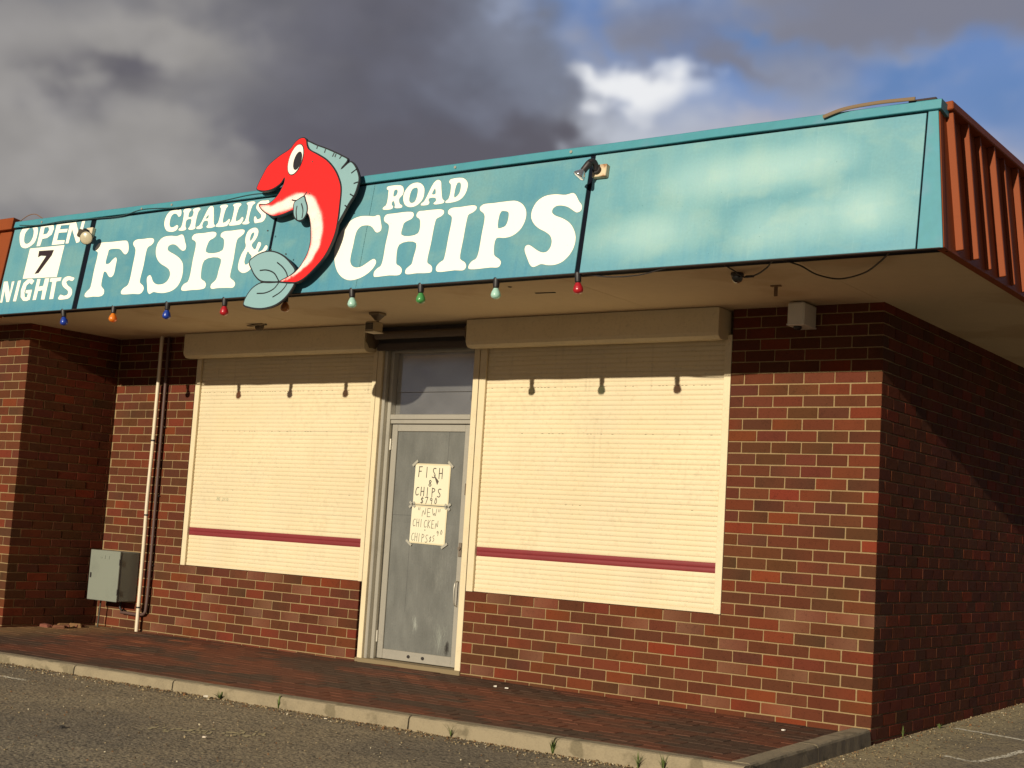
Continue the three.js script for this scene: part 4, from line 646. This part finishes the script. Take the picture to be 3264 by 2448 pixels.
// ---------------------------------------------------------------- cut-out fish
{
  const s0 = -4.3, t0 = 0.5, f = fasciaThing('fish_sign', 'red cut-out cartoon fish sign with blue fins breaking above the fascia', 'sign', s0, t0, 0.085);
  const rel = (str) => smooth(parsePts(str), 4).map(([x, y]) => [x - s0, y - t0]);
  const out = { body: rel(FISH.body), dorsal: rel(FISH.dorsal_fin), ta: rel(FISH.tail_a), tb: rel(FISH.tail_b), pe: rel(FISH.pectoral) };
  const back = [plate(offsetPoly(out.dorsal, -0.004), -0.008, 0.008), plate(offsetPoly(out.ta, -0.004), -0.0075, 0.0085), plate(offsetPoly(out.tb, -0.004), -0.007, 0.009), plate(offsetPoly(out.body, -0.004), -0.009, 0.0122), plate(offsetPoly(out.pe, -0.004), -0.0065, 0.0162)];
  part('outline_board', back, blackMat, f);
  const finMat = M([0.215, 0.37, 0.39], { roughness: 0.5, map: tex(512, (u, v) => { const k = 0.86 + 0.22 * tn(u, v, 6, 101, 4) + 0.06 * tn(u, v, 60, 102, 2); return [k, k, k]; }) });
  const inner = (n, pts, m, z0, z1, d = 0.008) => part(n, planarUV(plate(offsetPoly(pts, d), z0, z1)), m, f);
  inner('dorsal_fin', out.dorsal, finMat, 0.0085, 0.0105); inner('tail_fin', out.ta, finMat, 0.009, 0.011); inner('tail_fin', out.tb, finMat, 0.0095, 0.0115); inner('pectoral_fin', out.pe, finMat, 0.0167, 0.0187, 0.007);
  // body: red with an air-brushed white belly
  const cv = document.createElement('canvas'); cv.width = 700; cv.height = 1000; const c = cv.getContext('2d'), K = 700, X = (p) => [(p[0] + 0.45) * K, 1000 - (p[1] + 0.55) * K];
  c.fillStyle = '#e8201f'; c.fillRect(0, 0, 700, 1000);
  const F2 = (a, b) => { const p = [a, b]; return p; };
  // belly line in sign coordinates, sprayed as many soft dabs
  const belly = parsePts(BELLY).map(([x, y]) => [x - s0, y - t0]);
  for (let i = 0; i < belly.length - 1; i++) for (let k = 0; k < 90; k++) { const t = rnd(), x = lerp(belly[i][0], belly[i + 1][0], t) + 0.02 * (rnd() + rnd() - 1), y = lerp(belly[i][1], belly[i + 1][1], t) + 0.02 * (rnd() + rnd() - 1), r = (BELLY_R[i] * (1 - t) + BELLY_R[i + 1] * t) * rr(0.55, 1.05); const [px, py] = X([x, y]); const g = c.createRadialGradient(px, py, 0, px, py, r * K); g.addColorStop(0, 'rgba(250,236,226,0.2)'); g.addColorStop(0.6, 'rgba(248,225,214,0.12)'); g.addColorStop(1, 'rgba(245,200,190,0)'); c.fillStyle = g; c.beginPath(); c.arc(px, py, r * K, 0, 7); c.fill(); }
  for (let i = 0; i < belly.length - 1; i++) for (let k = 0; k < 160; k++) { const t = rnd(), r = (BELLY_R[i] * (1 - t) + BELLY_R[i + 1] * t), a = rnd() * 6.28, q = r * rr(0.6, 1.15), [px, py] = X([lerp(belly[i][0], belly[i + 1][0], t) + q * Math.cos(a), lerp(belly[i][1], belly[i + 1][1], t) + q * Math.sin(a)]); c.fillStyle = rnd() < 0.6 ? 'rgba(250,225,215,0.35)' : 'rgba(225,60,55,0.3)'; c.beginPath(); c.arc(px, py, rr(0.6, 2), 0, 7); c.fill(); }
  const bt = new THREE.CanvasTexture(cv); bt.colorSpace = THREE.SRGBColorSpace;
  const bg = plate(offsetPoly(out.body, 0.006), 0.0127, 0.0147), ps = bg.attributes.position, uv = new Float32Array(ps.count * 2); for (let i = 0; i < ps.count; i++) { const [px, py] = X([ps.getX(i), ps.getY(i)]); uv[2 * i] = px / 700; uv[2 * i + 1] = 1 - py / 1000; } bg.setAttribute('uv', new THREE.BufferAttribute(uv, 2));
  part('body', bg, new THREE.MeshStandardMaterial({ map: bt, roughness: 0.42 }), f);
  const ell = (cx, cy, a, b, rot, n = 40) => Array.from({ length: n }, (_, i) => { const q = i / n * 2 * Math.PI, x = a * Math.cos(q), y = b * Math.sin(q); return [cx - s0 + x * Math.cos(rot) - y * Math.sin(rot), cy - t0 + x * Math.sin(rot) + y * Math.cos(rot)]; });
  part('eye_rim', plate(ell(-4.373, 1.12, 0.083, 0.138, -0.12), 0.0152, 0.0172), blackMat, f);
  part('eye_white', plate(ell(-4.373, 1.12, 0.075, 0.13, -0.12), 0.0176, 0.019), M([0.85, 0.82, 0.72], { roughness: 0.4 }), f);
  part('pupil', plate(ell(-4.345, 1.105, 0.044, 0.08, -0.08), 0.0194, 0.0208), blackMat, f);
  const ln = FISH_LINES.map((s) => tube(parsePts(s).map(([x, y]) => [x - s0, y - t0, 0.0148]), 0.0055, 16, 5));
  ln.forEach((g, i) => g.scale(1, 1, 0.5).translate(0, 0, [5, 6].includes(i) ? 0.0113 : i === 0 ? 0.009 : 0.0045));
  part('painted_line', ln, blackMat, f);
  part('screw', [[0.12, 0.58], [0.16, 0.3], [-0.24, 0.02], [0.02, -0.2], [-0.2, -0.42], [-0.16, -0.15]].map(([x, y]) => cyl(0.007, 0.007, 0.006, 8, [x, y, 0.0135], [Math.PI / 2, 0, 0])), M([0.1, 0.09, 0.08], { metalness: 0.5, roughness: 0.4 }), f);
  // stand-off brackets to the sign board
  part('bracket', [[-0.3, -0.2], [0.05, -0.35], [0.2, 0.15]].map(([x, y]) => cbox(0.03, 0.03, 0.075, 0.003, [x, y, -0.047])), darkMetal, f);
}

// ---------------------------------------------------------------- string of coloured bulbs under the fascia
const BULBS = [[-7.154, 'blue', [0.012, 0.05, 0.36], 'first blue bulb under the left end of the OPEN panel'], [-6.442, 'orange', [0.75, 0.22, 0.015], 'orange bulb in the sun under the letter F'], [-5.728, 'blue', [0.012, 0.05, 0.36], 'blue bulb under the letter S of FISH'], [-5.02, 'red', [0.45, 0.012, 0.02], 'red bulb left of the fish tail'], [-4.32, 'amber', [0.4, 0.15, 0.02], 'dull amber bulb half hidden by the fish tail'], [-3.607, 'mint', [0.42, 0.66, 0.56], 'pale mint bulb under the C of CHIPS, right of the fish'], [-2.925, 'green', [0.07, 0.3, 0.08], 'green bulb under the middle of CHIPS'], [-2.234, 'mint', [0.42, 0.66, 0.56], 'pale mint bulb under the P of CHIPS'], [-1.544, 'red', [0.42, 0.012, 0.02], 'red bulb below the gap at the right end of CHIPS']];
BULBS.forEach(([x, , col, label], i) => {
  const g = thing('light_bulb', label, 'light bulb', [x, 2.958, 1.64], 'coloured bulbs strung under the sign');
  part('socket', lathe([[0, 0.03], [0.017, 0.03], [0.021, 0.022], [0.0195, -0.028], [0.016, -0.036], [0, -0.036]], 14), M([0.015, 0.012, 0.012], { roughness: 0.5 }), g);
  const pr = []; for (let k = 0; k <= 14; k++) { const a = k / 14; const y = -0.03 - 0.075 * a; const r = a < 0.3 ? lerp(0.0145, 0.019, sstep(0, 0.3, a)) : a < 1 ? 0.0315 * Math.sqrt(Math.max(0, 1 - ((a - 0.64) / 0.36) ** 2)) * (a < 0.64 ? 1 : 1) : 0; pr.push([Math.max(r, a < 0.5 ? lerp(0.0145, 0.029, sstep(0, 0.5, a)) : r), y]); } pr.push([0, -0.105]);
  part('glass', lathe(pr, 18), new THREE.MeshPhysicalMaterial({ color: rgb(...col.map((q) => Math.min(1, q * 1.25))), roughness: 0.35, transmission: 0.35, thickness: 0, clearcoat: 0.8, clearcoatRoughness: 0.12 }), g);
  g.scale.setScalar(1.15); g.rotation.z = rr(-0.12, 0.12); g.rotation.x = rr(-0.08, 0.08);
});
{ const pts = []; for (let i = 0; i < BULBS.length; i++) { const x = BULBS[i][0]; pts.push([x, 2.985, 1.648]); if (i < BULBS.length - 1) { const m = (x + BULBS[i + 1][0]) / 2; pts.push([m - 0.1, 2.979 + rr(-0.004, 0.003), 1.65], [m + 0.1, 2.979 + rr(-0.004, 0.003), 1.65]); } } pts.unshift([-8.1, 2.98, 1.648]);
  tag(part('bulb_cable', tube(pts, 0.0055, 260, 6), wireMat, scene), 'thin black cable running along the lower edge of the signs between the bulbs', 'cable'); }
tag(part('hanging_cable', tube([[-1.54, 2.985, 1.65], [-1.35, 2.955, 1.6], [-1.1, 2.95, 1.6], [-0.85, 2.975, 1.648]], 0.0045, 60, 6), wireMat, scene), 'short slack black cable right of the last red bulb', 'cable');
tag(part('hanging_cable', [tube([[-0.47, 2.985, 1.6], [-0.48, 2.975, 1.4], [-0.46, 2.955, 1.3], [-0.36, 2.958, 1.34], [-0.22, 2.968, 1.48], [-0.09, 2.985, 1.62], [0.0, 2.97, 1.5], [0.03, 2.95, 1.25], [0.12, 2.94, 1.14], [0.3, 2.95, 1.2], [0.5, 2.97, 1.42], [0.64, 2.985, 1.62]], 0.0055, 160, 6), cbox(0.06, 0.014, 0.02, 0.005, [-0.42, 2.956, 1.31])], wireMat, scene), 'long dark cable drooping in loops under the right end of the soffit', 'cable');
tag(part('sign_wire', onFascia(tube([[-8.1, 0.9, 0.022], [-7.8, 0.875, 0.023], [-7.4, 0.885, 0.023], [-7.0, 0.87, 0.023], [-6.55, 0.86, 0.023], [-6.3, 0.895, 0.023], [-5.8, 0.87, 0.023], [-5.3, 0.875, 0.023], [-4.9, 0.9, 0.023], [-4.62, 0.89, 0.023]], 0.004, 140, 5)), M([0.03, 0.07, 0.075]), scene), 'thin dark wire sagging along the cap above OPEN and CHALLIS', 'cable');
tag(part('sign_wire', onFascia(tube([[-8.15, 0.95, 0], [-8.02, 1.0, 0.005], [-7.9, 1.0, 0.01], [-7.78, 0.95, 0]], 0.004, 30, 5)), M([0.2, 0.09, 0.03]), scene), 'small looped brown wire standing on the cap at the left end', 'cable');

// ---------------------------------------------------------------- spotlights on the signs
{
  const g = fasciaThing('spotlight', 'black spotlight with chromed lamp on a rusty white block right of CHIPS', 'spotlight', -1.46, 0.725, 0.0); g.scale.setScalar(0.86);
  part('mounting_block', cbox(0.13, 0.105, 0.05, 0.005, [0.015, 0.0, 0.026]), M([0.62, 0.5, 0.33], { roughness: 0.8, map: tex(128, (u, v) => { const d = Math.hypot(u - 0.45, v - 0.4), k = sstep(0.5, 0.15, d + 0.25 * tn(u, v, 8, 111, 3)); return mix3([1, 1, 1], [0.42, 0.2, 0.08], k); }, true, 8, 8) }), g);
  part('base', [cyl(0.034, 0.036, 0.03, 20, [0, 0, 0.066], [Math.PI / 2, 0, 0])], darkMetal, g);
  part('arm', [tube([[0, 0, 0.07], [0, 0.03, 0.095], [-0.004, 0.045, 0.12], [-0.014, 0.035, 0.145], [-0.022, 0.01, 0.155]], 0.026, 24, 12)], darkMetal, g);
  const head = group('lamp_head', g, [-0.04, -0.02, 0.165]); head.quaternion.setFromUnitVectors(new THREE.Vector3(0, -1, 0), new THREE.Vector3(-0.42, -0.85, 0.25).normalize());
  part('holder', lathe([[0, 0.06], [0.026, 0.06], [0.029, 0.045], [0.027, -0.03], [0, -0.03]], 18), darkMetal, head);
  part('lamp', lathe([[0.02, -0.028], [0.028, -0.04], [0.05, -0.075], [0.053, -0.088], [0.05, -0.096], [0.03, -0.1], [0, -0.101]], 22), new THREE.MeshPhysicalMaterial({ color: rgb(0.6, 0.6, 0.62), metalness: 0.85, roughness: 0.18, clearcoat: 1 }), head);
  const h = fasciaThing('spotlight', 'round spotlight seen face on, on a white block at the OPEN panel', 'spotlight', -6.985, 0.7, 0.0);
  part('mounting_block', cbox(0.09, 0.09, 0.04, 0.005, [0.02, 0.03, 0.021]), M([0.62, 0.52, 0.36], { roughness: 0.8 }), h);
  part('arm', [tube([[0.02, 0.03, 0.04], [0.0, 0.04, 0.07], [0.06, 0.0, 0.09], [0.1, -0.04, 0.1]], 0.017, 24, 10)], darkMetal, h);
  part('shroud', [cbox(0.13, 0.075, 0.05, 0.015, [0.035, -0.005, 0.1]).applyMatrix4(new THREE.Matrix4().makeRotationZ(-0.25))], M([0.05, 0.04, 0.023]), h);
  const hh = group('lamp_head', h, [0.135, -0.07, 0.13]); hh.quaternion.setFromUnitVectors(new THREE.Vector3(0, -1, 0), new THREE.Vector3(0.5, -0.3, 0.8).normalize());
  part('reflector', lathe([[0.018, 0.06], [0.03, 0.04], [0.058, 0.005], [0.062, -0.004], [0.058, -0.01]], 24), darkMetal, hh);
  part('lamp', lathe([[0.0575, -0.008], [0.05, -0.016], [0.03, -0.022], [0, -0.025]], 24), M([0.5, 0.44, 0.3], { roughness: 0.25 }), hh);
}

// ---------------------------------------------------------------- fittings on the wall and soffit
{
  const c = thing('security_camera', 'boxy security camera hanging from the soffit above the door', 'security camera', [-4.24, SOF, 0.62]);
  part('base_plate', cbox(0.12, 0.02, 0.1, 0.005, [0.03, -0.012, 0.03]), M([0.2, 0.15, 0.09], { roughness: 0.6 }), c);
  part('bracket', [new THREE.CylinderGeometry(0.062, 0.02, 0.045, 4).rotateY(Math.PI / 4).translate(0.03, -0.045, 0.03), cyl(0.013, 0.013, 0.05, 10, [0.02, -0.08, 0.01])], M([0.13, 0.095, 0.06], { roughness: 0.6 }), c);
  part('housing', [cbox(0.105, 0.085, 0.12, 0.008, [-0.015, -0.118, 0.015])], M([0.3, 0.23, 0.14], { roughness: 0.5 }), c);
  part('lens_window', cbox(0.08, 0.055, 0.008, 0.003, [-0.015, -0.118, 0.077]), M([0.06, 0.05, 0.04], { roughness: 0.15 }), c);
  part('lower_lip', cbox(0.11, 0.008, 0.13, 0.002, [-0.015, -0.1645, 0.015]), M([0.5, 0.42, 0.28], { roughness: 0.5 }), c);

  const d = thing('dome_camera', 'small dark dome camera on the soffit left of the hook', 'security camera', [-0.53, SOF, 1.27]);
  part('collar', lathe([[0, 0], [0.042, 0], [0.045, -0.012], [0.041, -0.026], [0, -0.026]], 24), M([0.05, 0.038, 0.034], { roughness: 0.5 }), d);
  part('dome', lathe([[0.038, -0.026], [0.036, -0.042], [0.028, -0.057], [0.014, -0.066], [0, -0.068]], 24), new THREE.MeshPhysicalMaterial({ color: rgb(0.008, 0.007, 0.008), roughness: 0.1, clearcoat: 1 }), d);

  const w = thing('siren_box', 'off-white sensor box on the dark wall right of the shutter', 'alarm box', [-0.577, 2.815, 0]);
  part('housing', cbox(0.132, 0.168, 0.225, 0.012, [0, 0.085, 0.114]), M([0.62, 0.58, 0.5], { roughness: 0.5 }), w);
  part('rim', cbox(0.136, 0.012, 0.23, 0.004, [0, 0.005, 0.115]), M([0.66, 0.62, 0.55], { roughness: 0.5 }), w);
  part('sensor', lathe([[0, 0.0], [0.03, 0.0], [0.032, -0.012], [0.02, -0.026], [0, -0.028]], 18).translate(-0.01, 0, 0.16), blackMat, w);
  part('mount', cbox(0.08, 0.018, 0.06, 0.004, [0.0, 0.178, 0.12]), blackMat, w);

  const h = thing('soffit_hook', 'small brown T shaped hook hanging from the soffit near the corner', 'hook', [-0.47, SOF, 0.8]);
  part('plate', cbox(0.075, 0.008, 0.03, 0.002, [0, -0.004, 0]), M([0.2, 0.12, 0.06]), h); part('stem', cbox(0.026, 0.07, 0.012, 0.003, [0, -0.04, 0]), M([0.16, 0.09, 0.045]), h);

  const v = thing('broken_vent', 'broken dark light fitting hanging out of the soffit over the left shutter', 'light fitting', [-5.9, SOF, 0.4]);
  part('hole', new THREE.ExtrudeGeometry(shapeOf([[-0.1, 0.02], [-0.02, 0.06], [0.06, 0.045], [0.16, 0.06], [0.1, -0.01], [0.03, -0.03], [-0.05, -0.03], [-0.13, 0.03]]), { depth: 0.003, bevelEnabled: false }).rotateX(Math.PI / 2).translate(0, -0.0005, 0), M([0.02, 0.015, 0.012]), v);
  part('cup', lathe([[0.045, 0], [0.04, -0.03], [0.025, -0.048], [0, -0.05]], 16).translate(0.02, -0.004, 0.01), M([0.1, 0.07, 0.045]), v);
  part('flap', cbox(0.2, 0.004, 0.05, 0.001, [0.03, -0.014, 0.06]).rotateZ(0.08), M([0.16, 0.11, 0.06]), v);
  const sl = thing('soffit_slot', 'short dark slot torn in the soffit under the P of CHIPS', 'hole', [-2.22, SOF, 1.04]);
  part('slot', [cbox(0.17, 0.004, 0.02, 0.001, [0, -0.0025, 0]).rotateY(0.1)], M([0.012, 0.009, 0.008]), sl); 
  const so = thing('soffit_hole', 'small round dark hole in the soffit left of the slot', 'hole', [-2.346, SOF, 1.32]);
  part('rim', [cyl(0.014, 0.014, 0.004, 14, [0, -0.0025, 0])], M([0.012, 0.009, 0.008]), so);

  // electrical meter box and pipes at the left
  const e = thing('meter_box', 'grey green metal meter box on the brick wall at the left', 'meter box', [-7.995, 0.27, 0]);
  const em = M([0.19, 0.205, 0.165], { roughness: 0.55, map: rustT });
  part('cabinet', cbox(0.455, 0.5, 0.23, 0.008, [0, 0.255, 0.118]), em, e);
  part('cabinet_door', cbox(0.462, 0.505, 0.018, 0.005, [-0.002, 0.255, 0.247]), em, e);
  part('embossed_mark', [0.02, 0.085, 0.0].slice(0, 2).map((x) => cbox(0.012, 0.035, 0.006, 0.002, [x - 0.02, 0.44, 0.258])).concat([cbox(0.03, 0.014, 0.005, 0.002, [-0.06, 0.435, 0.2575])]), em, e);
  part('latch', cbox(0.018, 0.05, 0.012, 0.003, [-0.2, 0.25, 0.26]), darkMetal, e); part('hinge', cyl(0.007, 0.007, 0.06, 8, [0.226, 0.4, 0.25]), darkMetal, e); part('hinge', cyl(0.007, 0.007, 0.06, 8, [0.226, 0.1, 0.25]), darkMetal, e);
  part('leg', [tube([[-0.2, 0.01, 0.1], [-0.21, -0.12, 0.1], [-0.22, -0.3, 0.1]], 0.008, 12, 8)], M([0.05, 0.05, 0.035]), e);
  part('cable_gland', [tube([[0.05, 0.01, 0.05], [0.05, -0.07, 0.05], [0.09, -0.09, 0.05]], 0.012, 12, 8)], darkMetal, e);
  const p = thing('downpipe', 'slim white plastic pipe running down the wall beside the meter box', 'pipe', [-7.655, -0.01, 0.06]);
  part('pipe', [tube([[0.004, 0, 0], [0.0, 1.0, 0.002], [-0.004, 1.3, 0.004], [0.0, 2.0, 0.0], [0.0, 3.005, 0]], 0.019, 40, 12)], M([0.72, 0.62, 0.47], { roughness: 0.5, map: T_CREAM }), p);
  for (const y of [0.24, 1.17, 1.93]) part('clamp', [cyl(0.0225, 0.0225, 0.016, 14, [0, y, 0.001])], darkMetal, p);
  const k = thing('conduit', 'dark brown conduit bending under the meter box beside the white pipe', 'pipe', [-7.565, 0.16, 0.035]);
  part('pipe', [tube([[-0.01, 2.83, 0], [0, 1.5, 0], [0.0, 0.08, 0], [-0.012, 0.02, 0], [-0.06, 0.0, 0], [-0.38, 0.0, 0.0]], 0.0165, 90, 10)], M([0.085, 0.045, 0.035], { roughness: 0.6 }), k);
  for (const y of [0.5, 1.2, 1.9]) part('saddle', [cbox(0.06, 0.012, 0.012, 0.003, [0, y, -0.018])], darkMetal, k);
  const bk = thing('brick_fragments', 'broken brick edging and earth heaped at the foot of the wing wall', 'rubble', [-8.3, -0.02, 0.4]);
  for (let i = 0; i < 6; i++) { const g = cbox(rr(0.08, 0.2), rr(0.03, 0.05), rr(0.05, 0.08), 0.008, [0, 0, 0], 0.006); const m = part('fragment', tint(g, [0.2, 0.1 * rr(0.7, 1.1), 0.05]), brickMat, bk); m.position.set(rr(-0.02, 0.3), 0.018, rr(-0.3, 0.3)); m.rotation.y = rr(0, 3); }
}

// ---------------------------------------------------------------- hand-written notices on the door
function notice(label, x, y, w, h, rot, draw) {
  const cv = document.createElement('canvas'); cv.width = 420; cv.height = Math.round(420 * h / w); const c = cv.getContext('2d'); c.fillStyle = '#f4eccb'; c.fillRect(0, 0, 420, cv.height); c.lineCap = 'round'; c.lineJoin = 'round'; draw(c, cv.height);
  c.fillStyle = 'rgba(214,196,150,0.5)'; c.fillRect(0, 0, 420, 14); c.fillRect(0, cv.height - 14, 420, 14); c.fillRect(406, 0, 14, cv.height);
  const t = new THREE.CanvasTexture(cv); t.colorSpace = THREE.SRGBColorSpace;
  const n = thing('paper_notice', label, 'notice', [x, y, -0.1225]); n.rotation.z = rot;
  const g = new THREE.PlaneGeometry(w, h, 10, 10), p = g.attributes.position; for (let i = 0; i < p.count; i++) p.setZ(i, 0.004 + 0.004 * fbm(p.getX(i) * 9 + x, p.getY(i) * 9 + y, 2, 2)); g.computeVertexNormals();
  part('sheet', g, new THREE.MeshStandardMaterial({ map: t, color: rgb(0.74, 0.74, 0.76), roughness: 0.7 }), n);
  const tape = M([0.36, 0.34, 0.28], { roughness: 0.3 });
  for (const [a, b, r] of [[-w / 2, h / 2, 0.7], [w / 2, h / 2, -0.7], [-w / 2, -h / 2, -0.6], [w / 2, -h / 2, 0.6]]) { const q = part('tape', new THREE.BoxGeometry(0.075, 0.022, 0.0008), tape, n); q.position.set(a, b, 0.0105); q.rotation.z = r; }
}
// single-stroke capitals in a unit box (x right, y down), drawn with a marker
const HAND = { F: ['0,1 .08,0', '.06,.03 .75,0', '.04,.47 .6,.44'], I: ['.3,0 .28,1'], S: ['.85,.08 .5,0 .15,.2 .3,.42 .7,.62 .75,.85 .4,1 .05,.9'], H: ['.1,0 .05,1', '.8,0 .78,1', '.07,.5 .8,.47'], C: ['.85,.1 .5,0 .1,.45 .2,.9 .5,1 .85,.85'], P: ['.1,0 .08,1', '.1,.02 .7,.05 .75,.35 .1,.5'], N: ['.05,1 .1,0 .75,1 .8,0'], E: ['.1,0 .08,1 .75,.97', '.1,.02 .75,0', '.1,.48 .6,.46'], W: ['0,0 .25,1 .5,.35 .7,1 1,0'], K: ['.1,0 .08,1', '.75,0 .12,.52 .8,1'], 8: ['.5,.5 .2,.25 .5,0 .8,.25 .5,.5 .15,.75 .5,1 .85,.75 .5,.5'], 7: ['.05,.03 .8,0 .3,1'], 9: ['.75,.3 .4,.5 .15,.25 .45,0 .75,.2 .6,1'], 0: ['.5,0 .1,.5 .45,1 .85,.5 .5,0'], 5: ['.8,0 .25,.02 .2,.4 .7,.5 .7,.85 .2,1'], $: ['.8,.2 .3,.15 .2,.4 .75,.6 .7,.85 .1,.85', '.5,0 .45,1'], '+': ['.5,.2 .5,.8', '.2,.5 .8,.5'], '"': ['.3,0 .25,.3', '.6,0 .55,.3'] };
const write = (c, s, x, y, cw, ch, gap, lw, col, slope = 0) => { c.strokeStyle = col; c.lineWidth = lw; let k = 0; for (const q of s) { if (HAND[q]) for (const st of HAND[q]) { const P = st.split(' ').map((v) => v.split(',').map(Number)); c.beginPath(); P.forEach(([a, b], i) => { const X = x + k * (cw + gap) + a * cw, Y = y + b * ch + slope * k; if (!i) c.moveTo(X, Y); else if (P.length > 3 && i < P.length - 1) { const n = P[i + 1]; c.quadraticCurveTo(X, Y, x + k * (cw + gap) + (a + n[0]) / 2 * cw, y + (b + n[1]) / 2 * ch + slope * k); } else c.lineTo(X, Y); }); c.stroke(); } k++; } };
notice('upper hand-written notice FISH and CHIPS $790 taped to the door', -4.115, 1.582, 0.4, 0.365, -0.01, (c, h) => { write(c, 'FISH', 45, 30, 50, 95, 30, 8, '#241c18', 3); write(c, '8', 165, 150, 48, 62, 10, 8, '#241c18'); write(c, 'CHIPS', 18, 218, 48, 80, 18, 8, '#241c18', 2); write(c, '$790', 88, 310, 42, 62, 12, 7, '#33281f', 1); c.fillStyle = '#5a5146'; c.beginPath(); c.moveTo(222, 95); c.lineTo(290, 160); c.lineTo(272, 195); c.closePath(); c.fill(); });
notice('lower hand-written notice NEW CHICKEN CHIPS $5.90 taped to the door', -4.125, 1.225, 0.4, 0.335, -0.02, (c, h) => { write(c, '"NEW"', 65, 20, 52, 78, 8, 5, '#3a342a', 1); write(c, 'CHICKEN', 22, 125, 37, 72, 8, 5, '#3a342a', 1); write(c, '+', 165, 214, 20, 20, 0, 4, '#3a342a'); write(c, 'CHIPS', 18, 256, 36, 74, 6, 5, '#4a4438', 2); write(c, '$5', 232, 276, 30, 54, 8, 5, '#4a4438', -8); write(c, '90', 312, 222, 34, 44, 8, 5, '#3a342a', -10); });

// ---------------------------------------------------------------- weeds and litter by the kerb
const leafMat = new THREE.MeshPhysicalMaterial({ color: rgb(0.1, 0.14, 0.03), roughness: 0.9, side: THREE.DoubleSide });
function weed(x, z, y, n, hh, spread, wide, label) {
  const g = thing('weed', label, 'weed', [x, y, z]);
  for (let i = 0; i < n; i++) { const a = rnd() * 6.28, L = hh * rr(0.5, 1.05), o = spread * rr(0.2, 1), w = wide * rr(0.7, 1.3), pos = [], S = 5;
    const P = (t) => [Math.cos(a) * o * t * t, L * (t - 0.25 * t * t * (o / L)), Math.sin(a) * o * t * t], sx = -Math.sin(a), sz = Math.cos(a);
    for (let k = 0; k < S; k++) { const t0 = k / S, t1 = (k + 1) / S, p = P(t0), q = P(t1), w0 = w * Math.sin(Math.PI * (0.15 + 0.85 * t0)), w1 = w * Math.sin(Math.PI * (0.15 + 0.85 * t1)); const A = [p[0] - sx * w0, p[1], p[2] - sz * w0], B = [p[0] + sx * w0, p[1], p[2] + sz * w0], C = [q[0] + sx * w1, q[1], q[2] + sz * w1], D = [q[0] - sx * w1, q[1], q[2] - sz * w1]; pos.push(...A, ...B, ...C, ...A, ...C, ...D); }
    const G = new THREE.BufferGeometry(); G.setAttribute('position', new THREE.Float32BufferAttribute(pos, 3)); G.computeVertexNormals(); part('leaf', planarUV(G), leafMat, g); }
}
const kf = (x) => kerbZ(x) + 0.02;
weed(-3.72, kf(-3.72), -0.08, 12, 0.075, 0.06, 0.008, 'small leafy green weed beside white litter at the kerb foot');
weed(-3.19, kf(-3.19) - 0.015, -0.085, 9, 0.1, 0.03, 0.006, 'dark weed growing out of the kerb joint left of the middle');
weed(-1.76, kf(-1.76), -0.09, 12, 0.11, 0.07, 0.0025, 'wispy grass tuft at the foot of the third kerb stone from the corner');
weed(-1.03, kf(-1.03) - 0.012, -0.1, 14, 0.12, 0.05, 0.007, 'tall dark green weed in the kerb joint nearest the corner');
weed(-0.46, kf(-0.46), -0.1, 14, 0.12, 0.08, 0.003, 'spiky grass tuft cut by the lower picture edge, left one');
weed(-0.3, kf(-0.3), -0.1, 14, 0.13, 0.06, 0.003, 'spiky grass tuft cut by the lower picture edge, right one');
weed(0.035, -1.33, -0.09, 9, 0.07, 0.06, 0.005, 'small weed at the foot of the shaded side wall');
weed(0.03, -0.55, -0.1, 9, 0.1, 0.03, 0.0025, 'thin dry grass blades against the side wall near the corner');
const scrap = (x, y, z, s, col, label) => { s *= 0.75; const g = cbox(s * 1.5, s * 0.5, s, s * 0.15, [0, 0, 0], s * 0.12); const m = part('litter', g, M(col), scene); m.position.set(x, y, z); m.rotation.y = rr(0, 3); tag(m, label, 'litter'); };
scrap(-3.8, groundY(-3.8, 2.6) + 0.015, kf(-3.8) + 0.05, 0.028, [0.75, 0.68, 0.55], 'white scrap of litter beside the leafy weed at the kerb');
scrap(-2.5, groundY(-2.5, 3.8) + 0.012, 3.8, 0.02, [0.7, 0.6, 0.48], 'tiny pale pebble alone on the asphalt in the foreground');
scrap(-2.66, groundY(-2.66, 2.6) + 0.012, 2.62, 0.016, [0.65, 0.55, 0.4], 'small pale crumb on the asphalt below the kerb');
scrap(-2.95, paveY(-2.95) + 0.006, 0.36, 0.03, [0.7, 0.64, 0.55], 'white paper scrap on the pavers right of the door, left piece');
scrap(-2.83, paveY(-2.83) + 0.006, 0.37, 0.024, [0.7, 0.64, 0.55], 'white paper scrap on the pavers right of the door, right piece');
scrap(-0.46, paveY(-0.46) + 0.008, 0.42, 0.022, [0.75, 0.7, 0.62], 'white paper scrap on the pavers near the corner kerb');
scrap(-3.2, groundY(-3.2, 4.3) + 0.006, 4.25, 0.035, [0.03, 0.025, 0.02], 'dark flattened lump on the asphalt in the left foreground');

renderer.render(scene, camera);
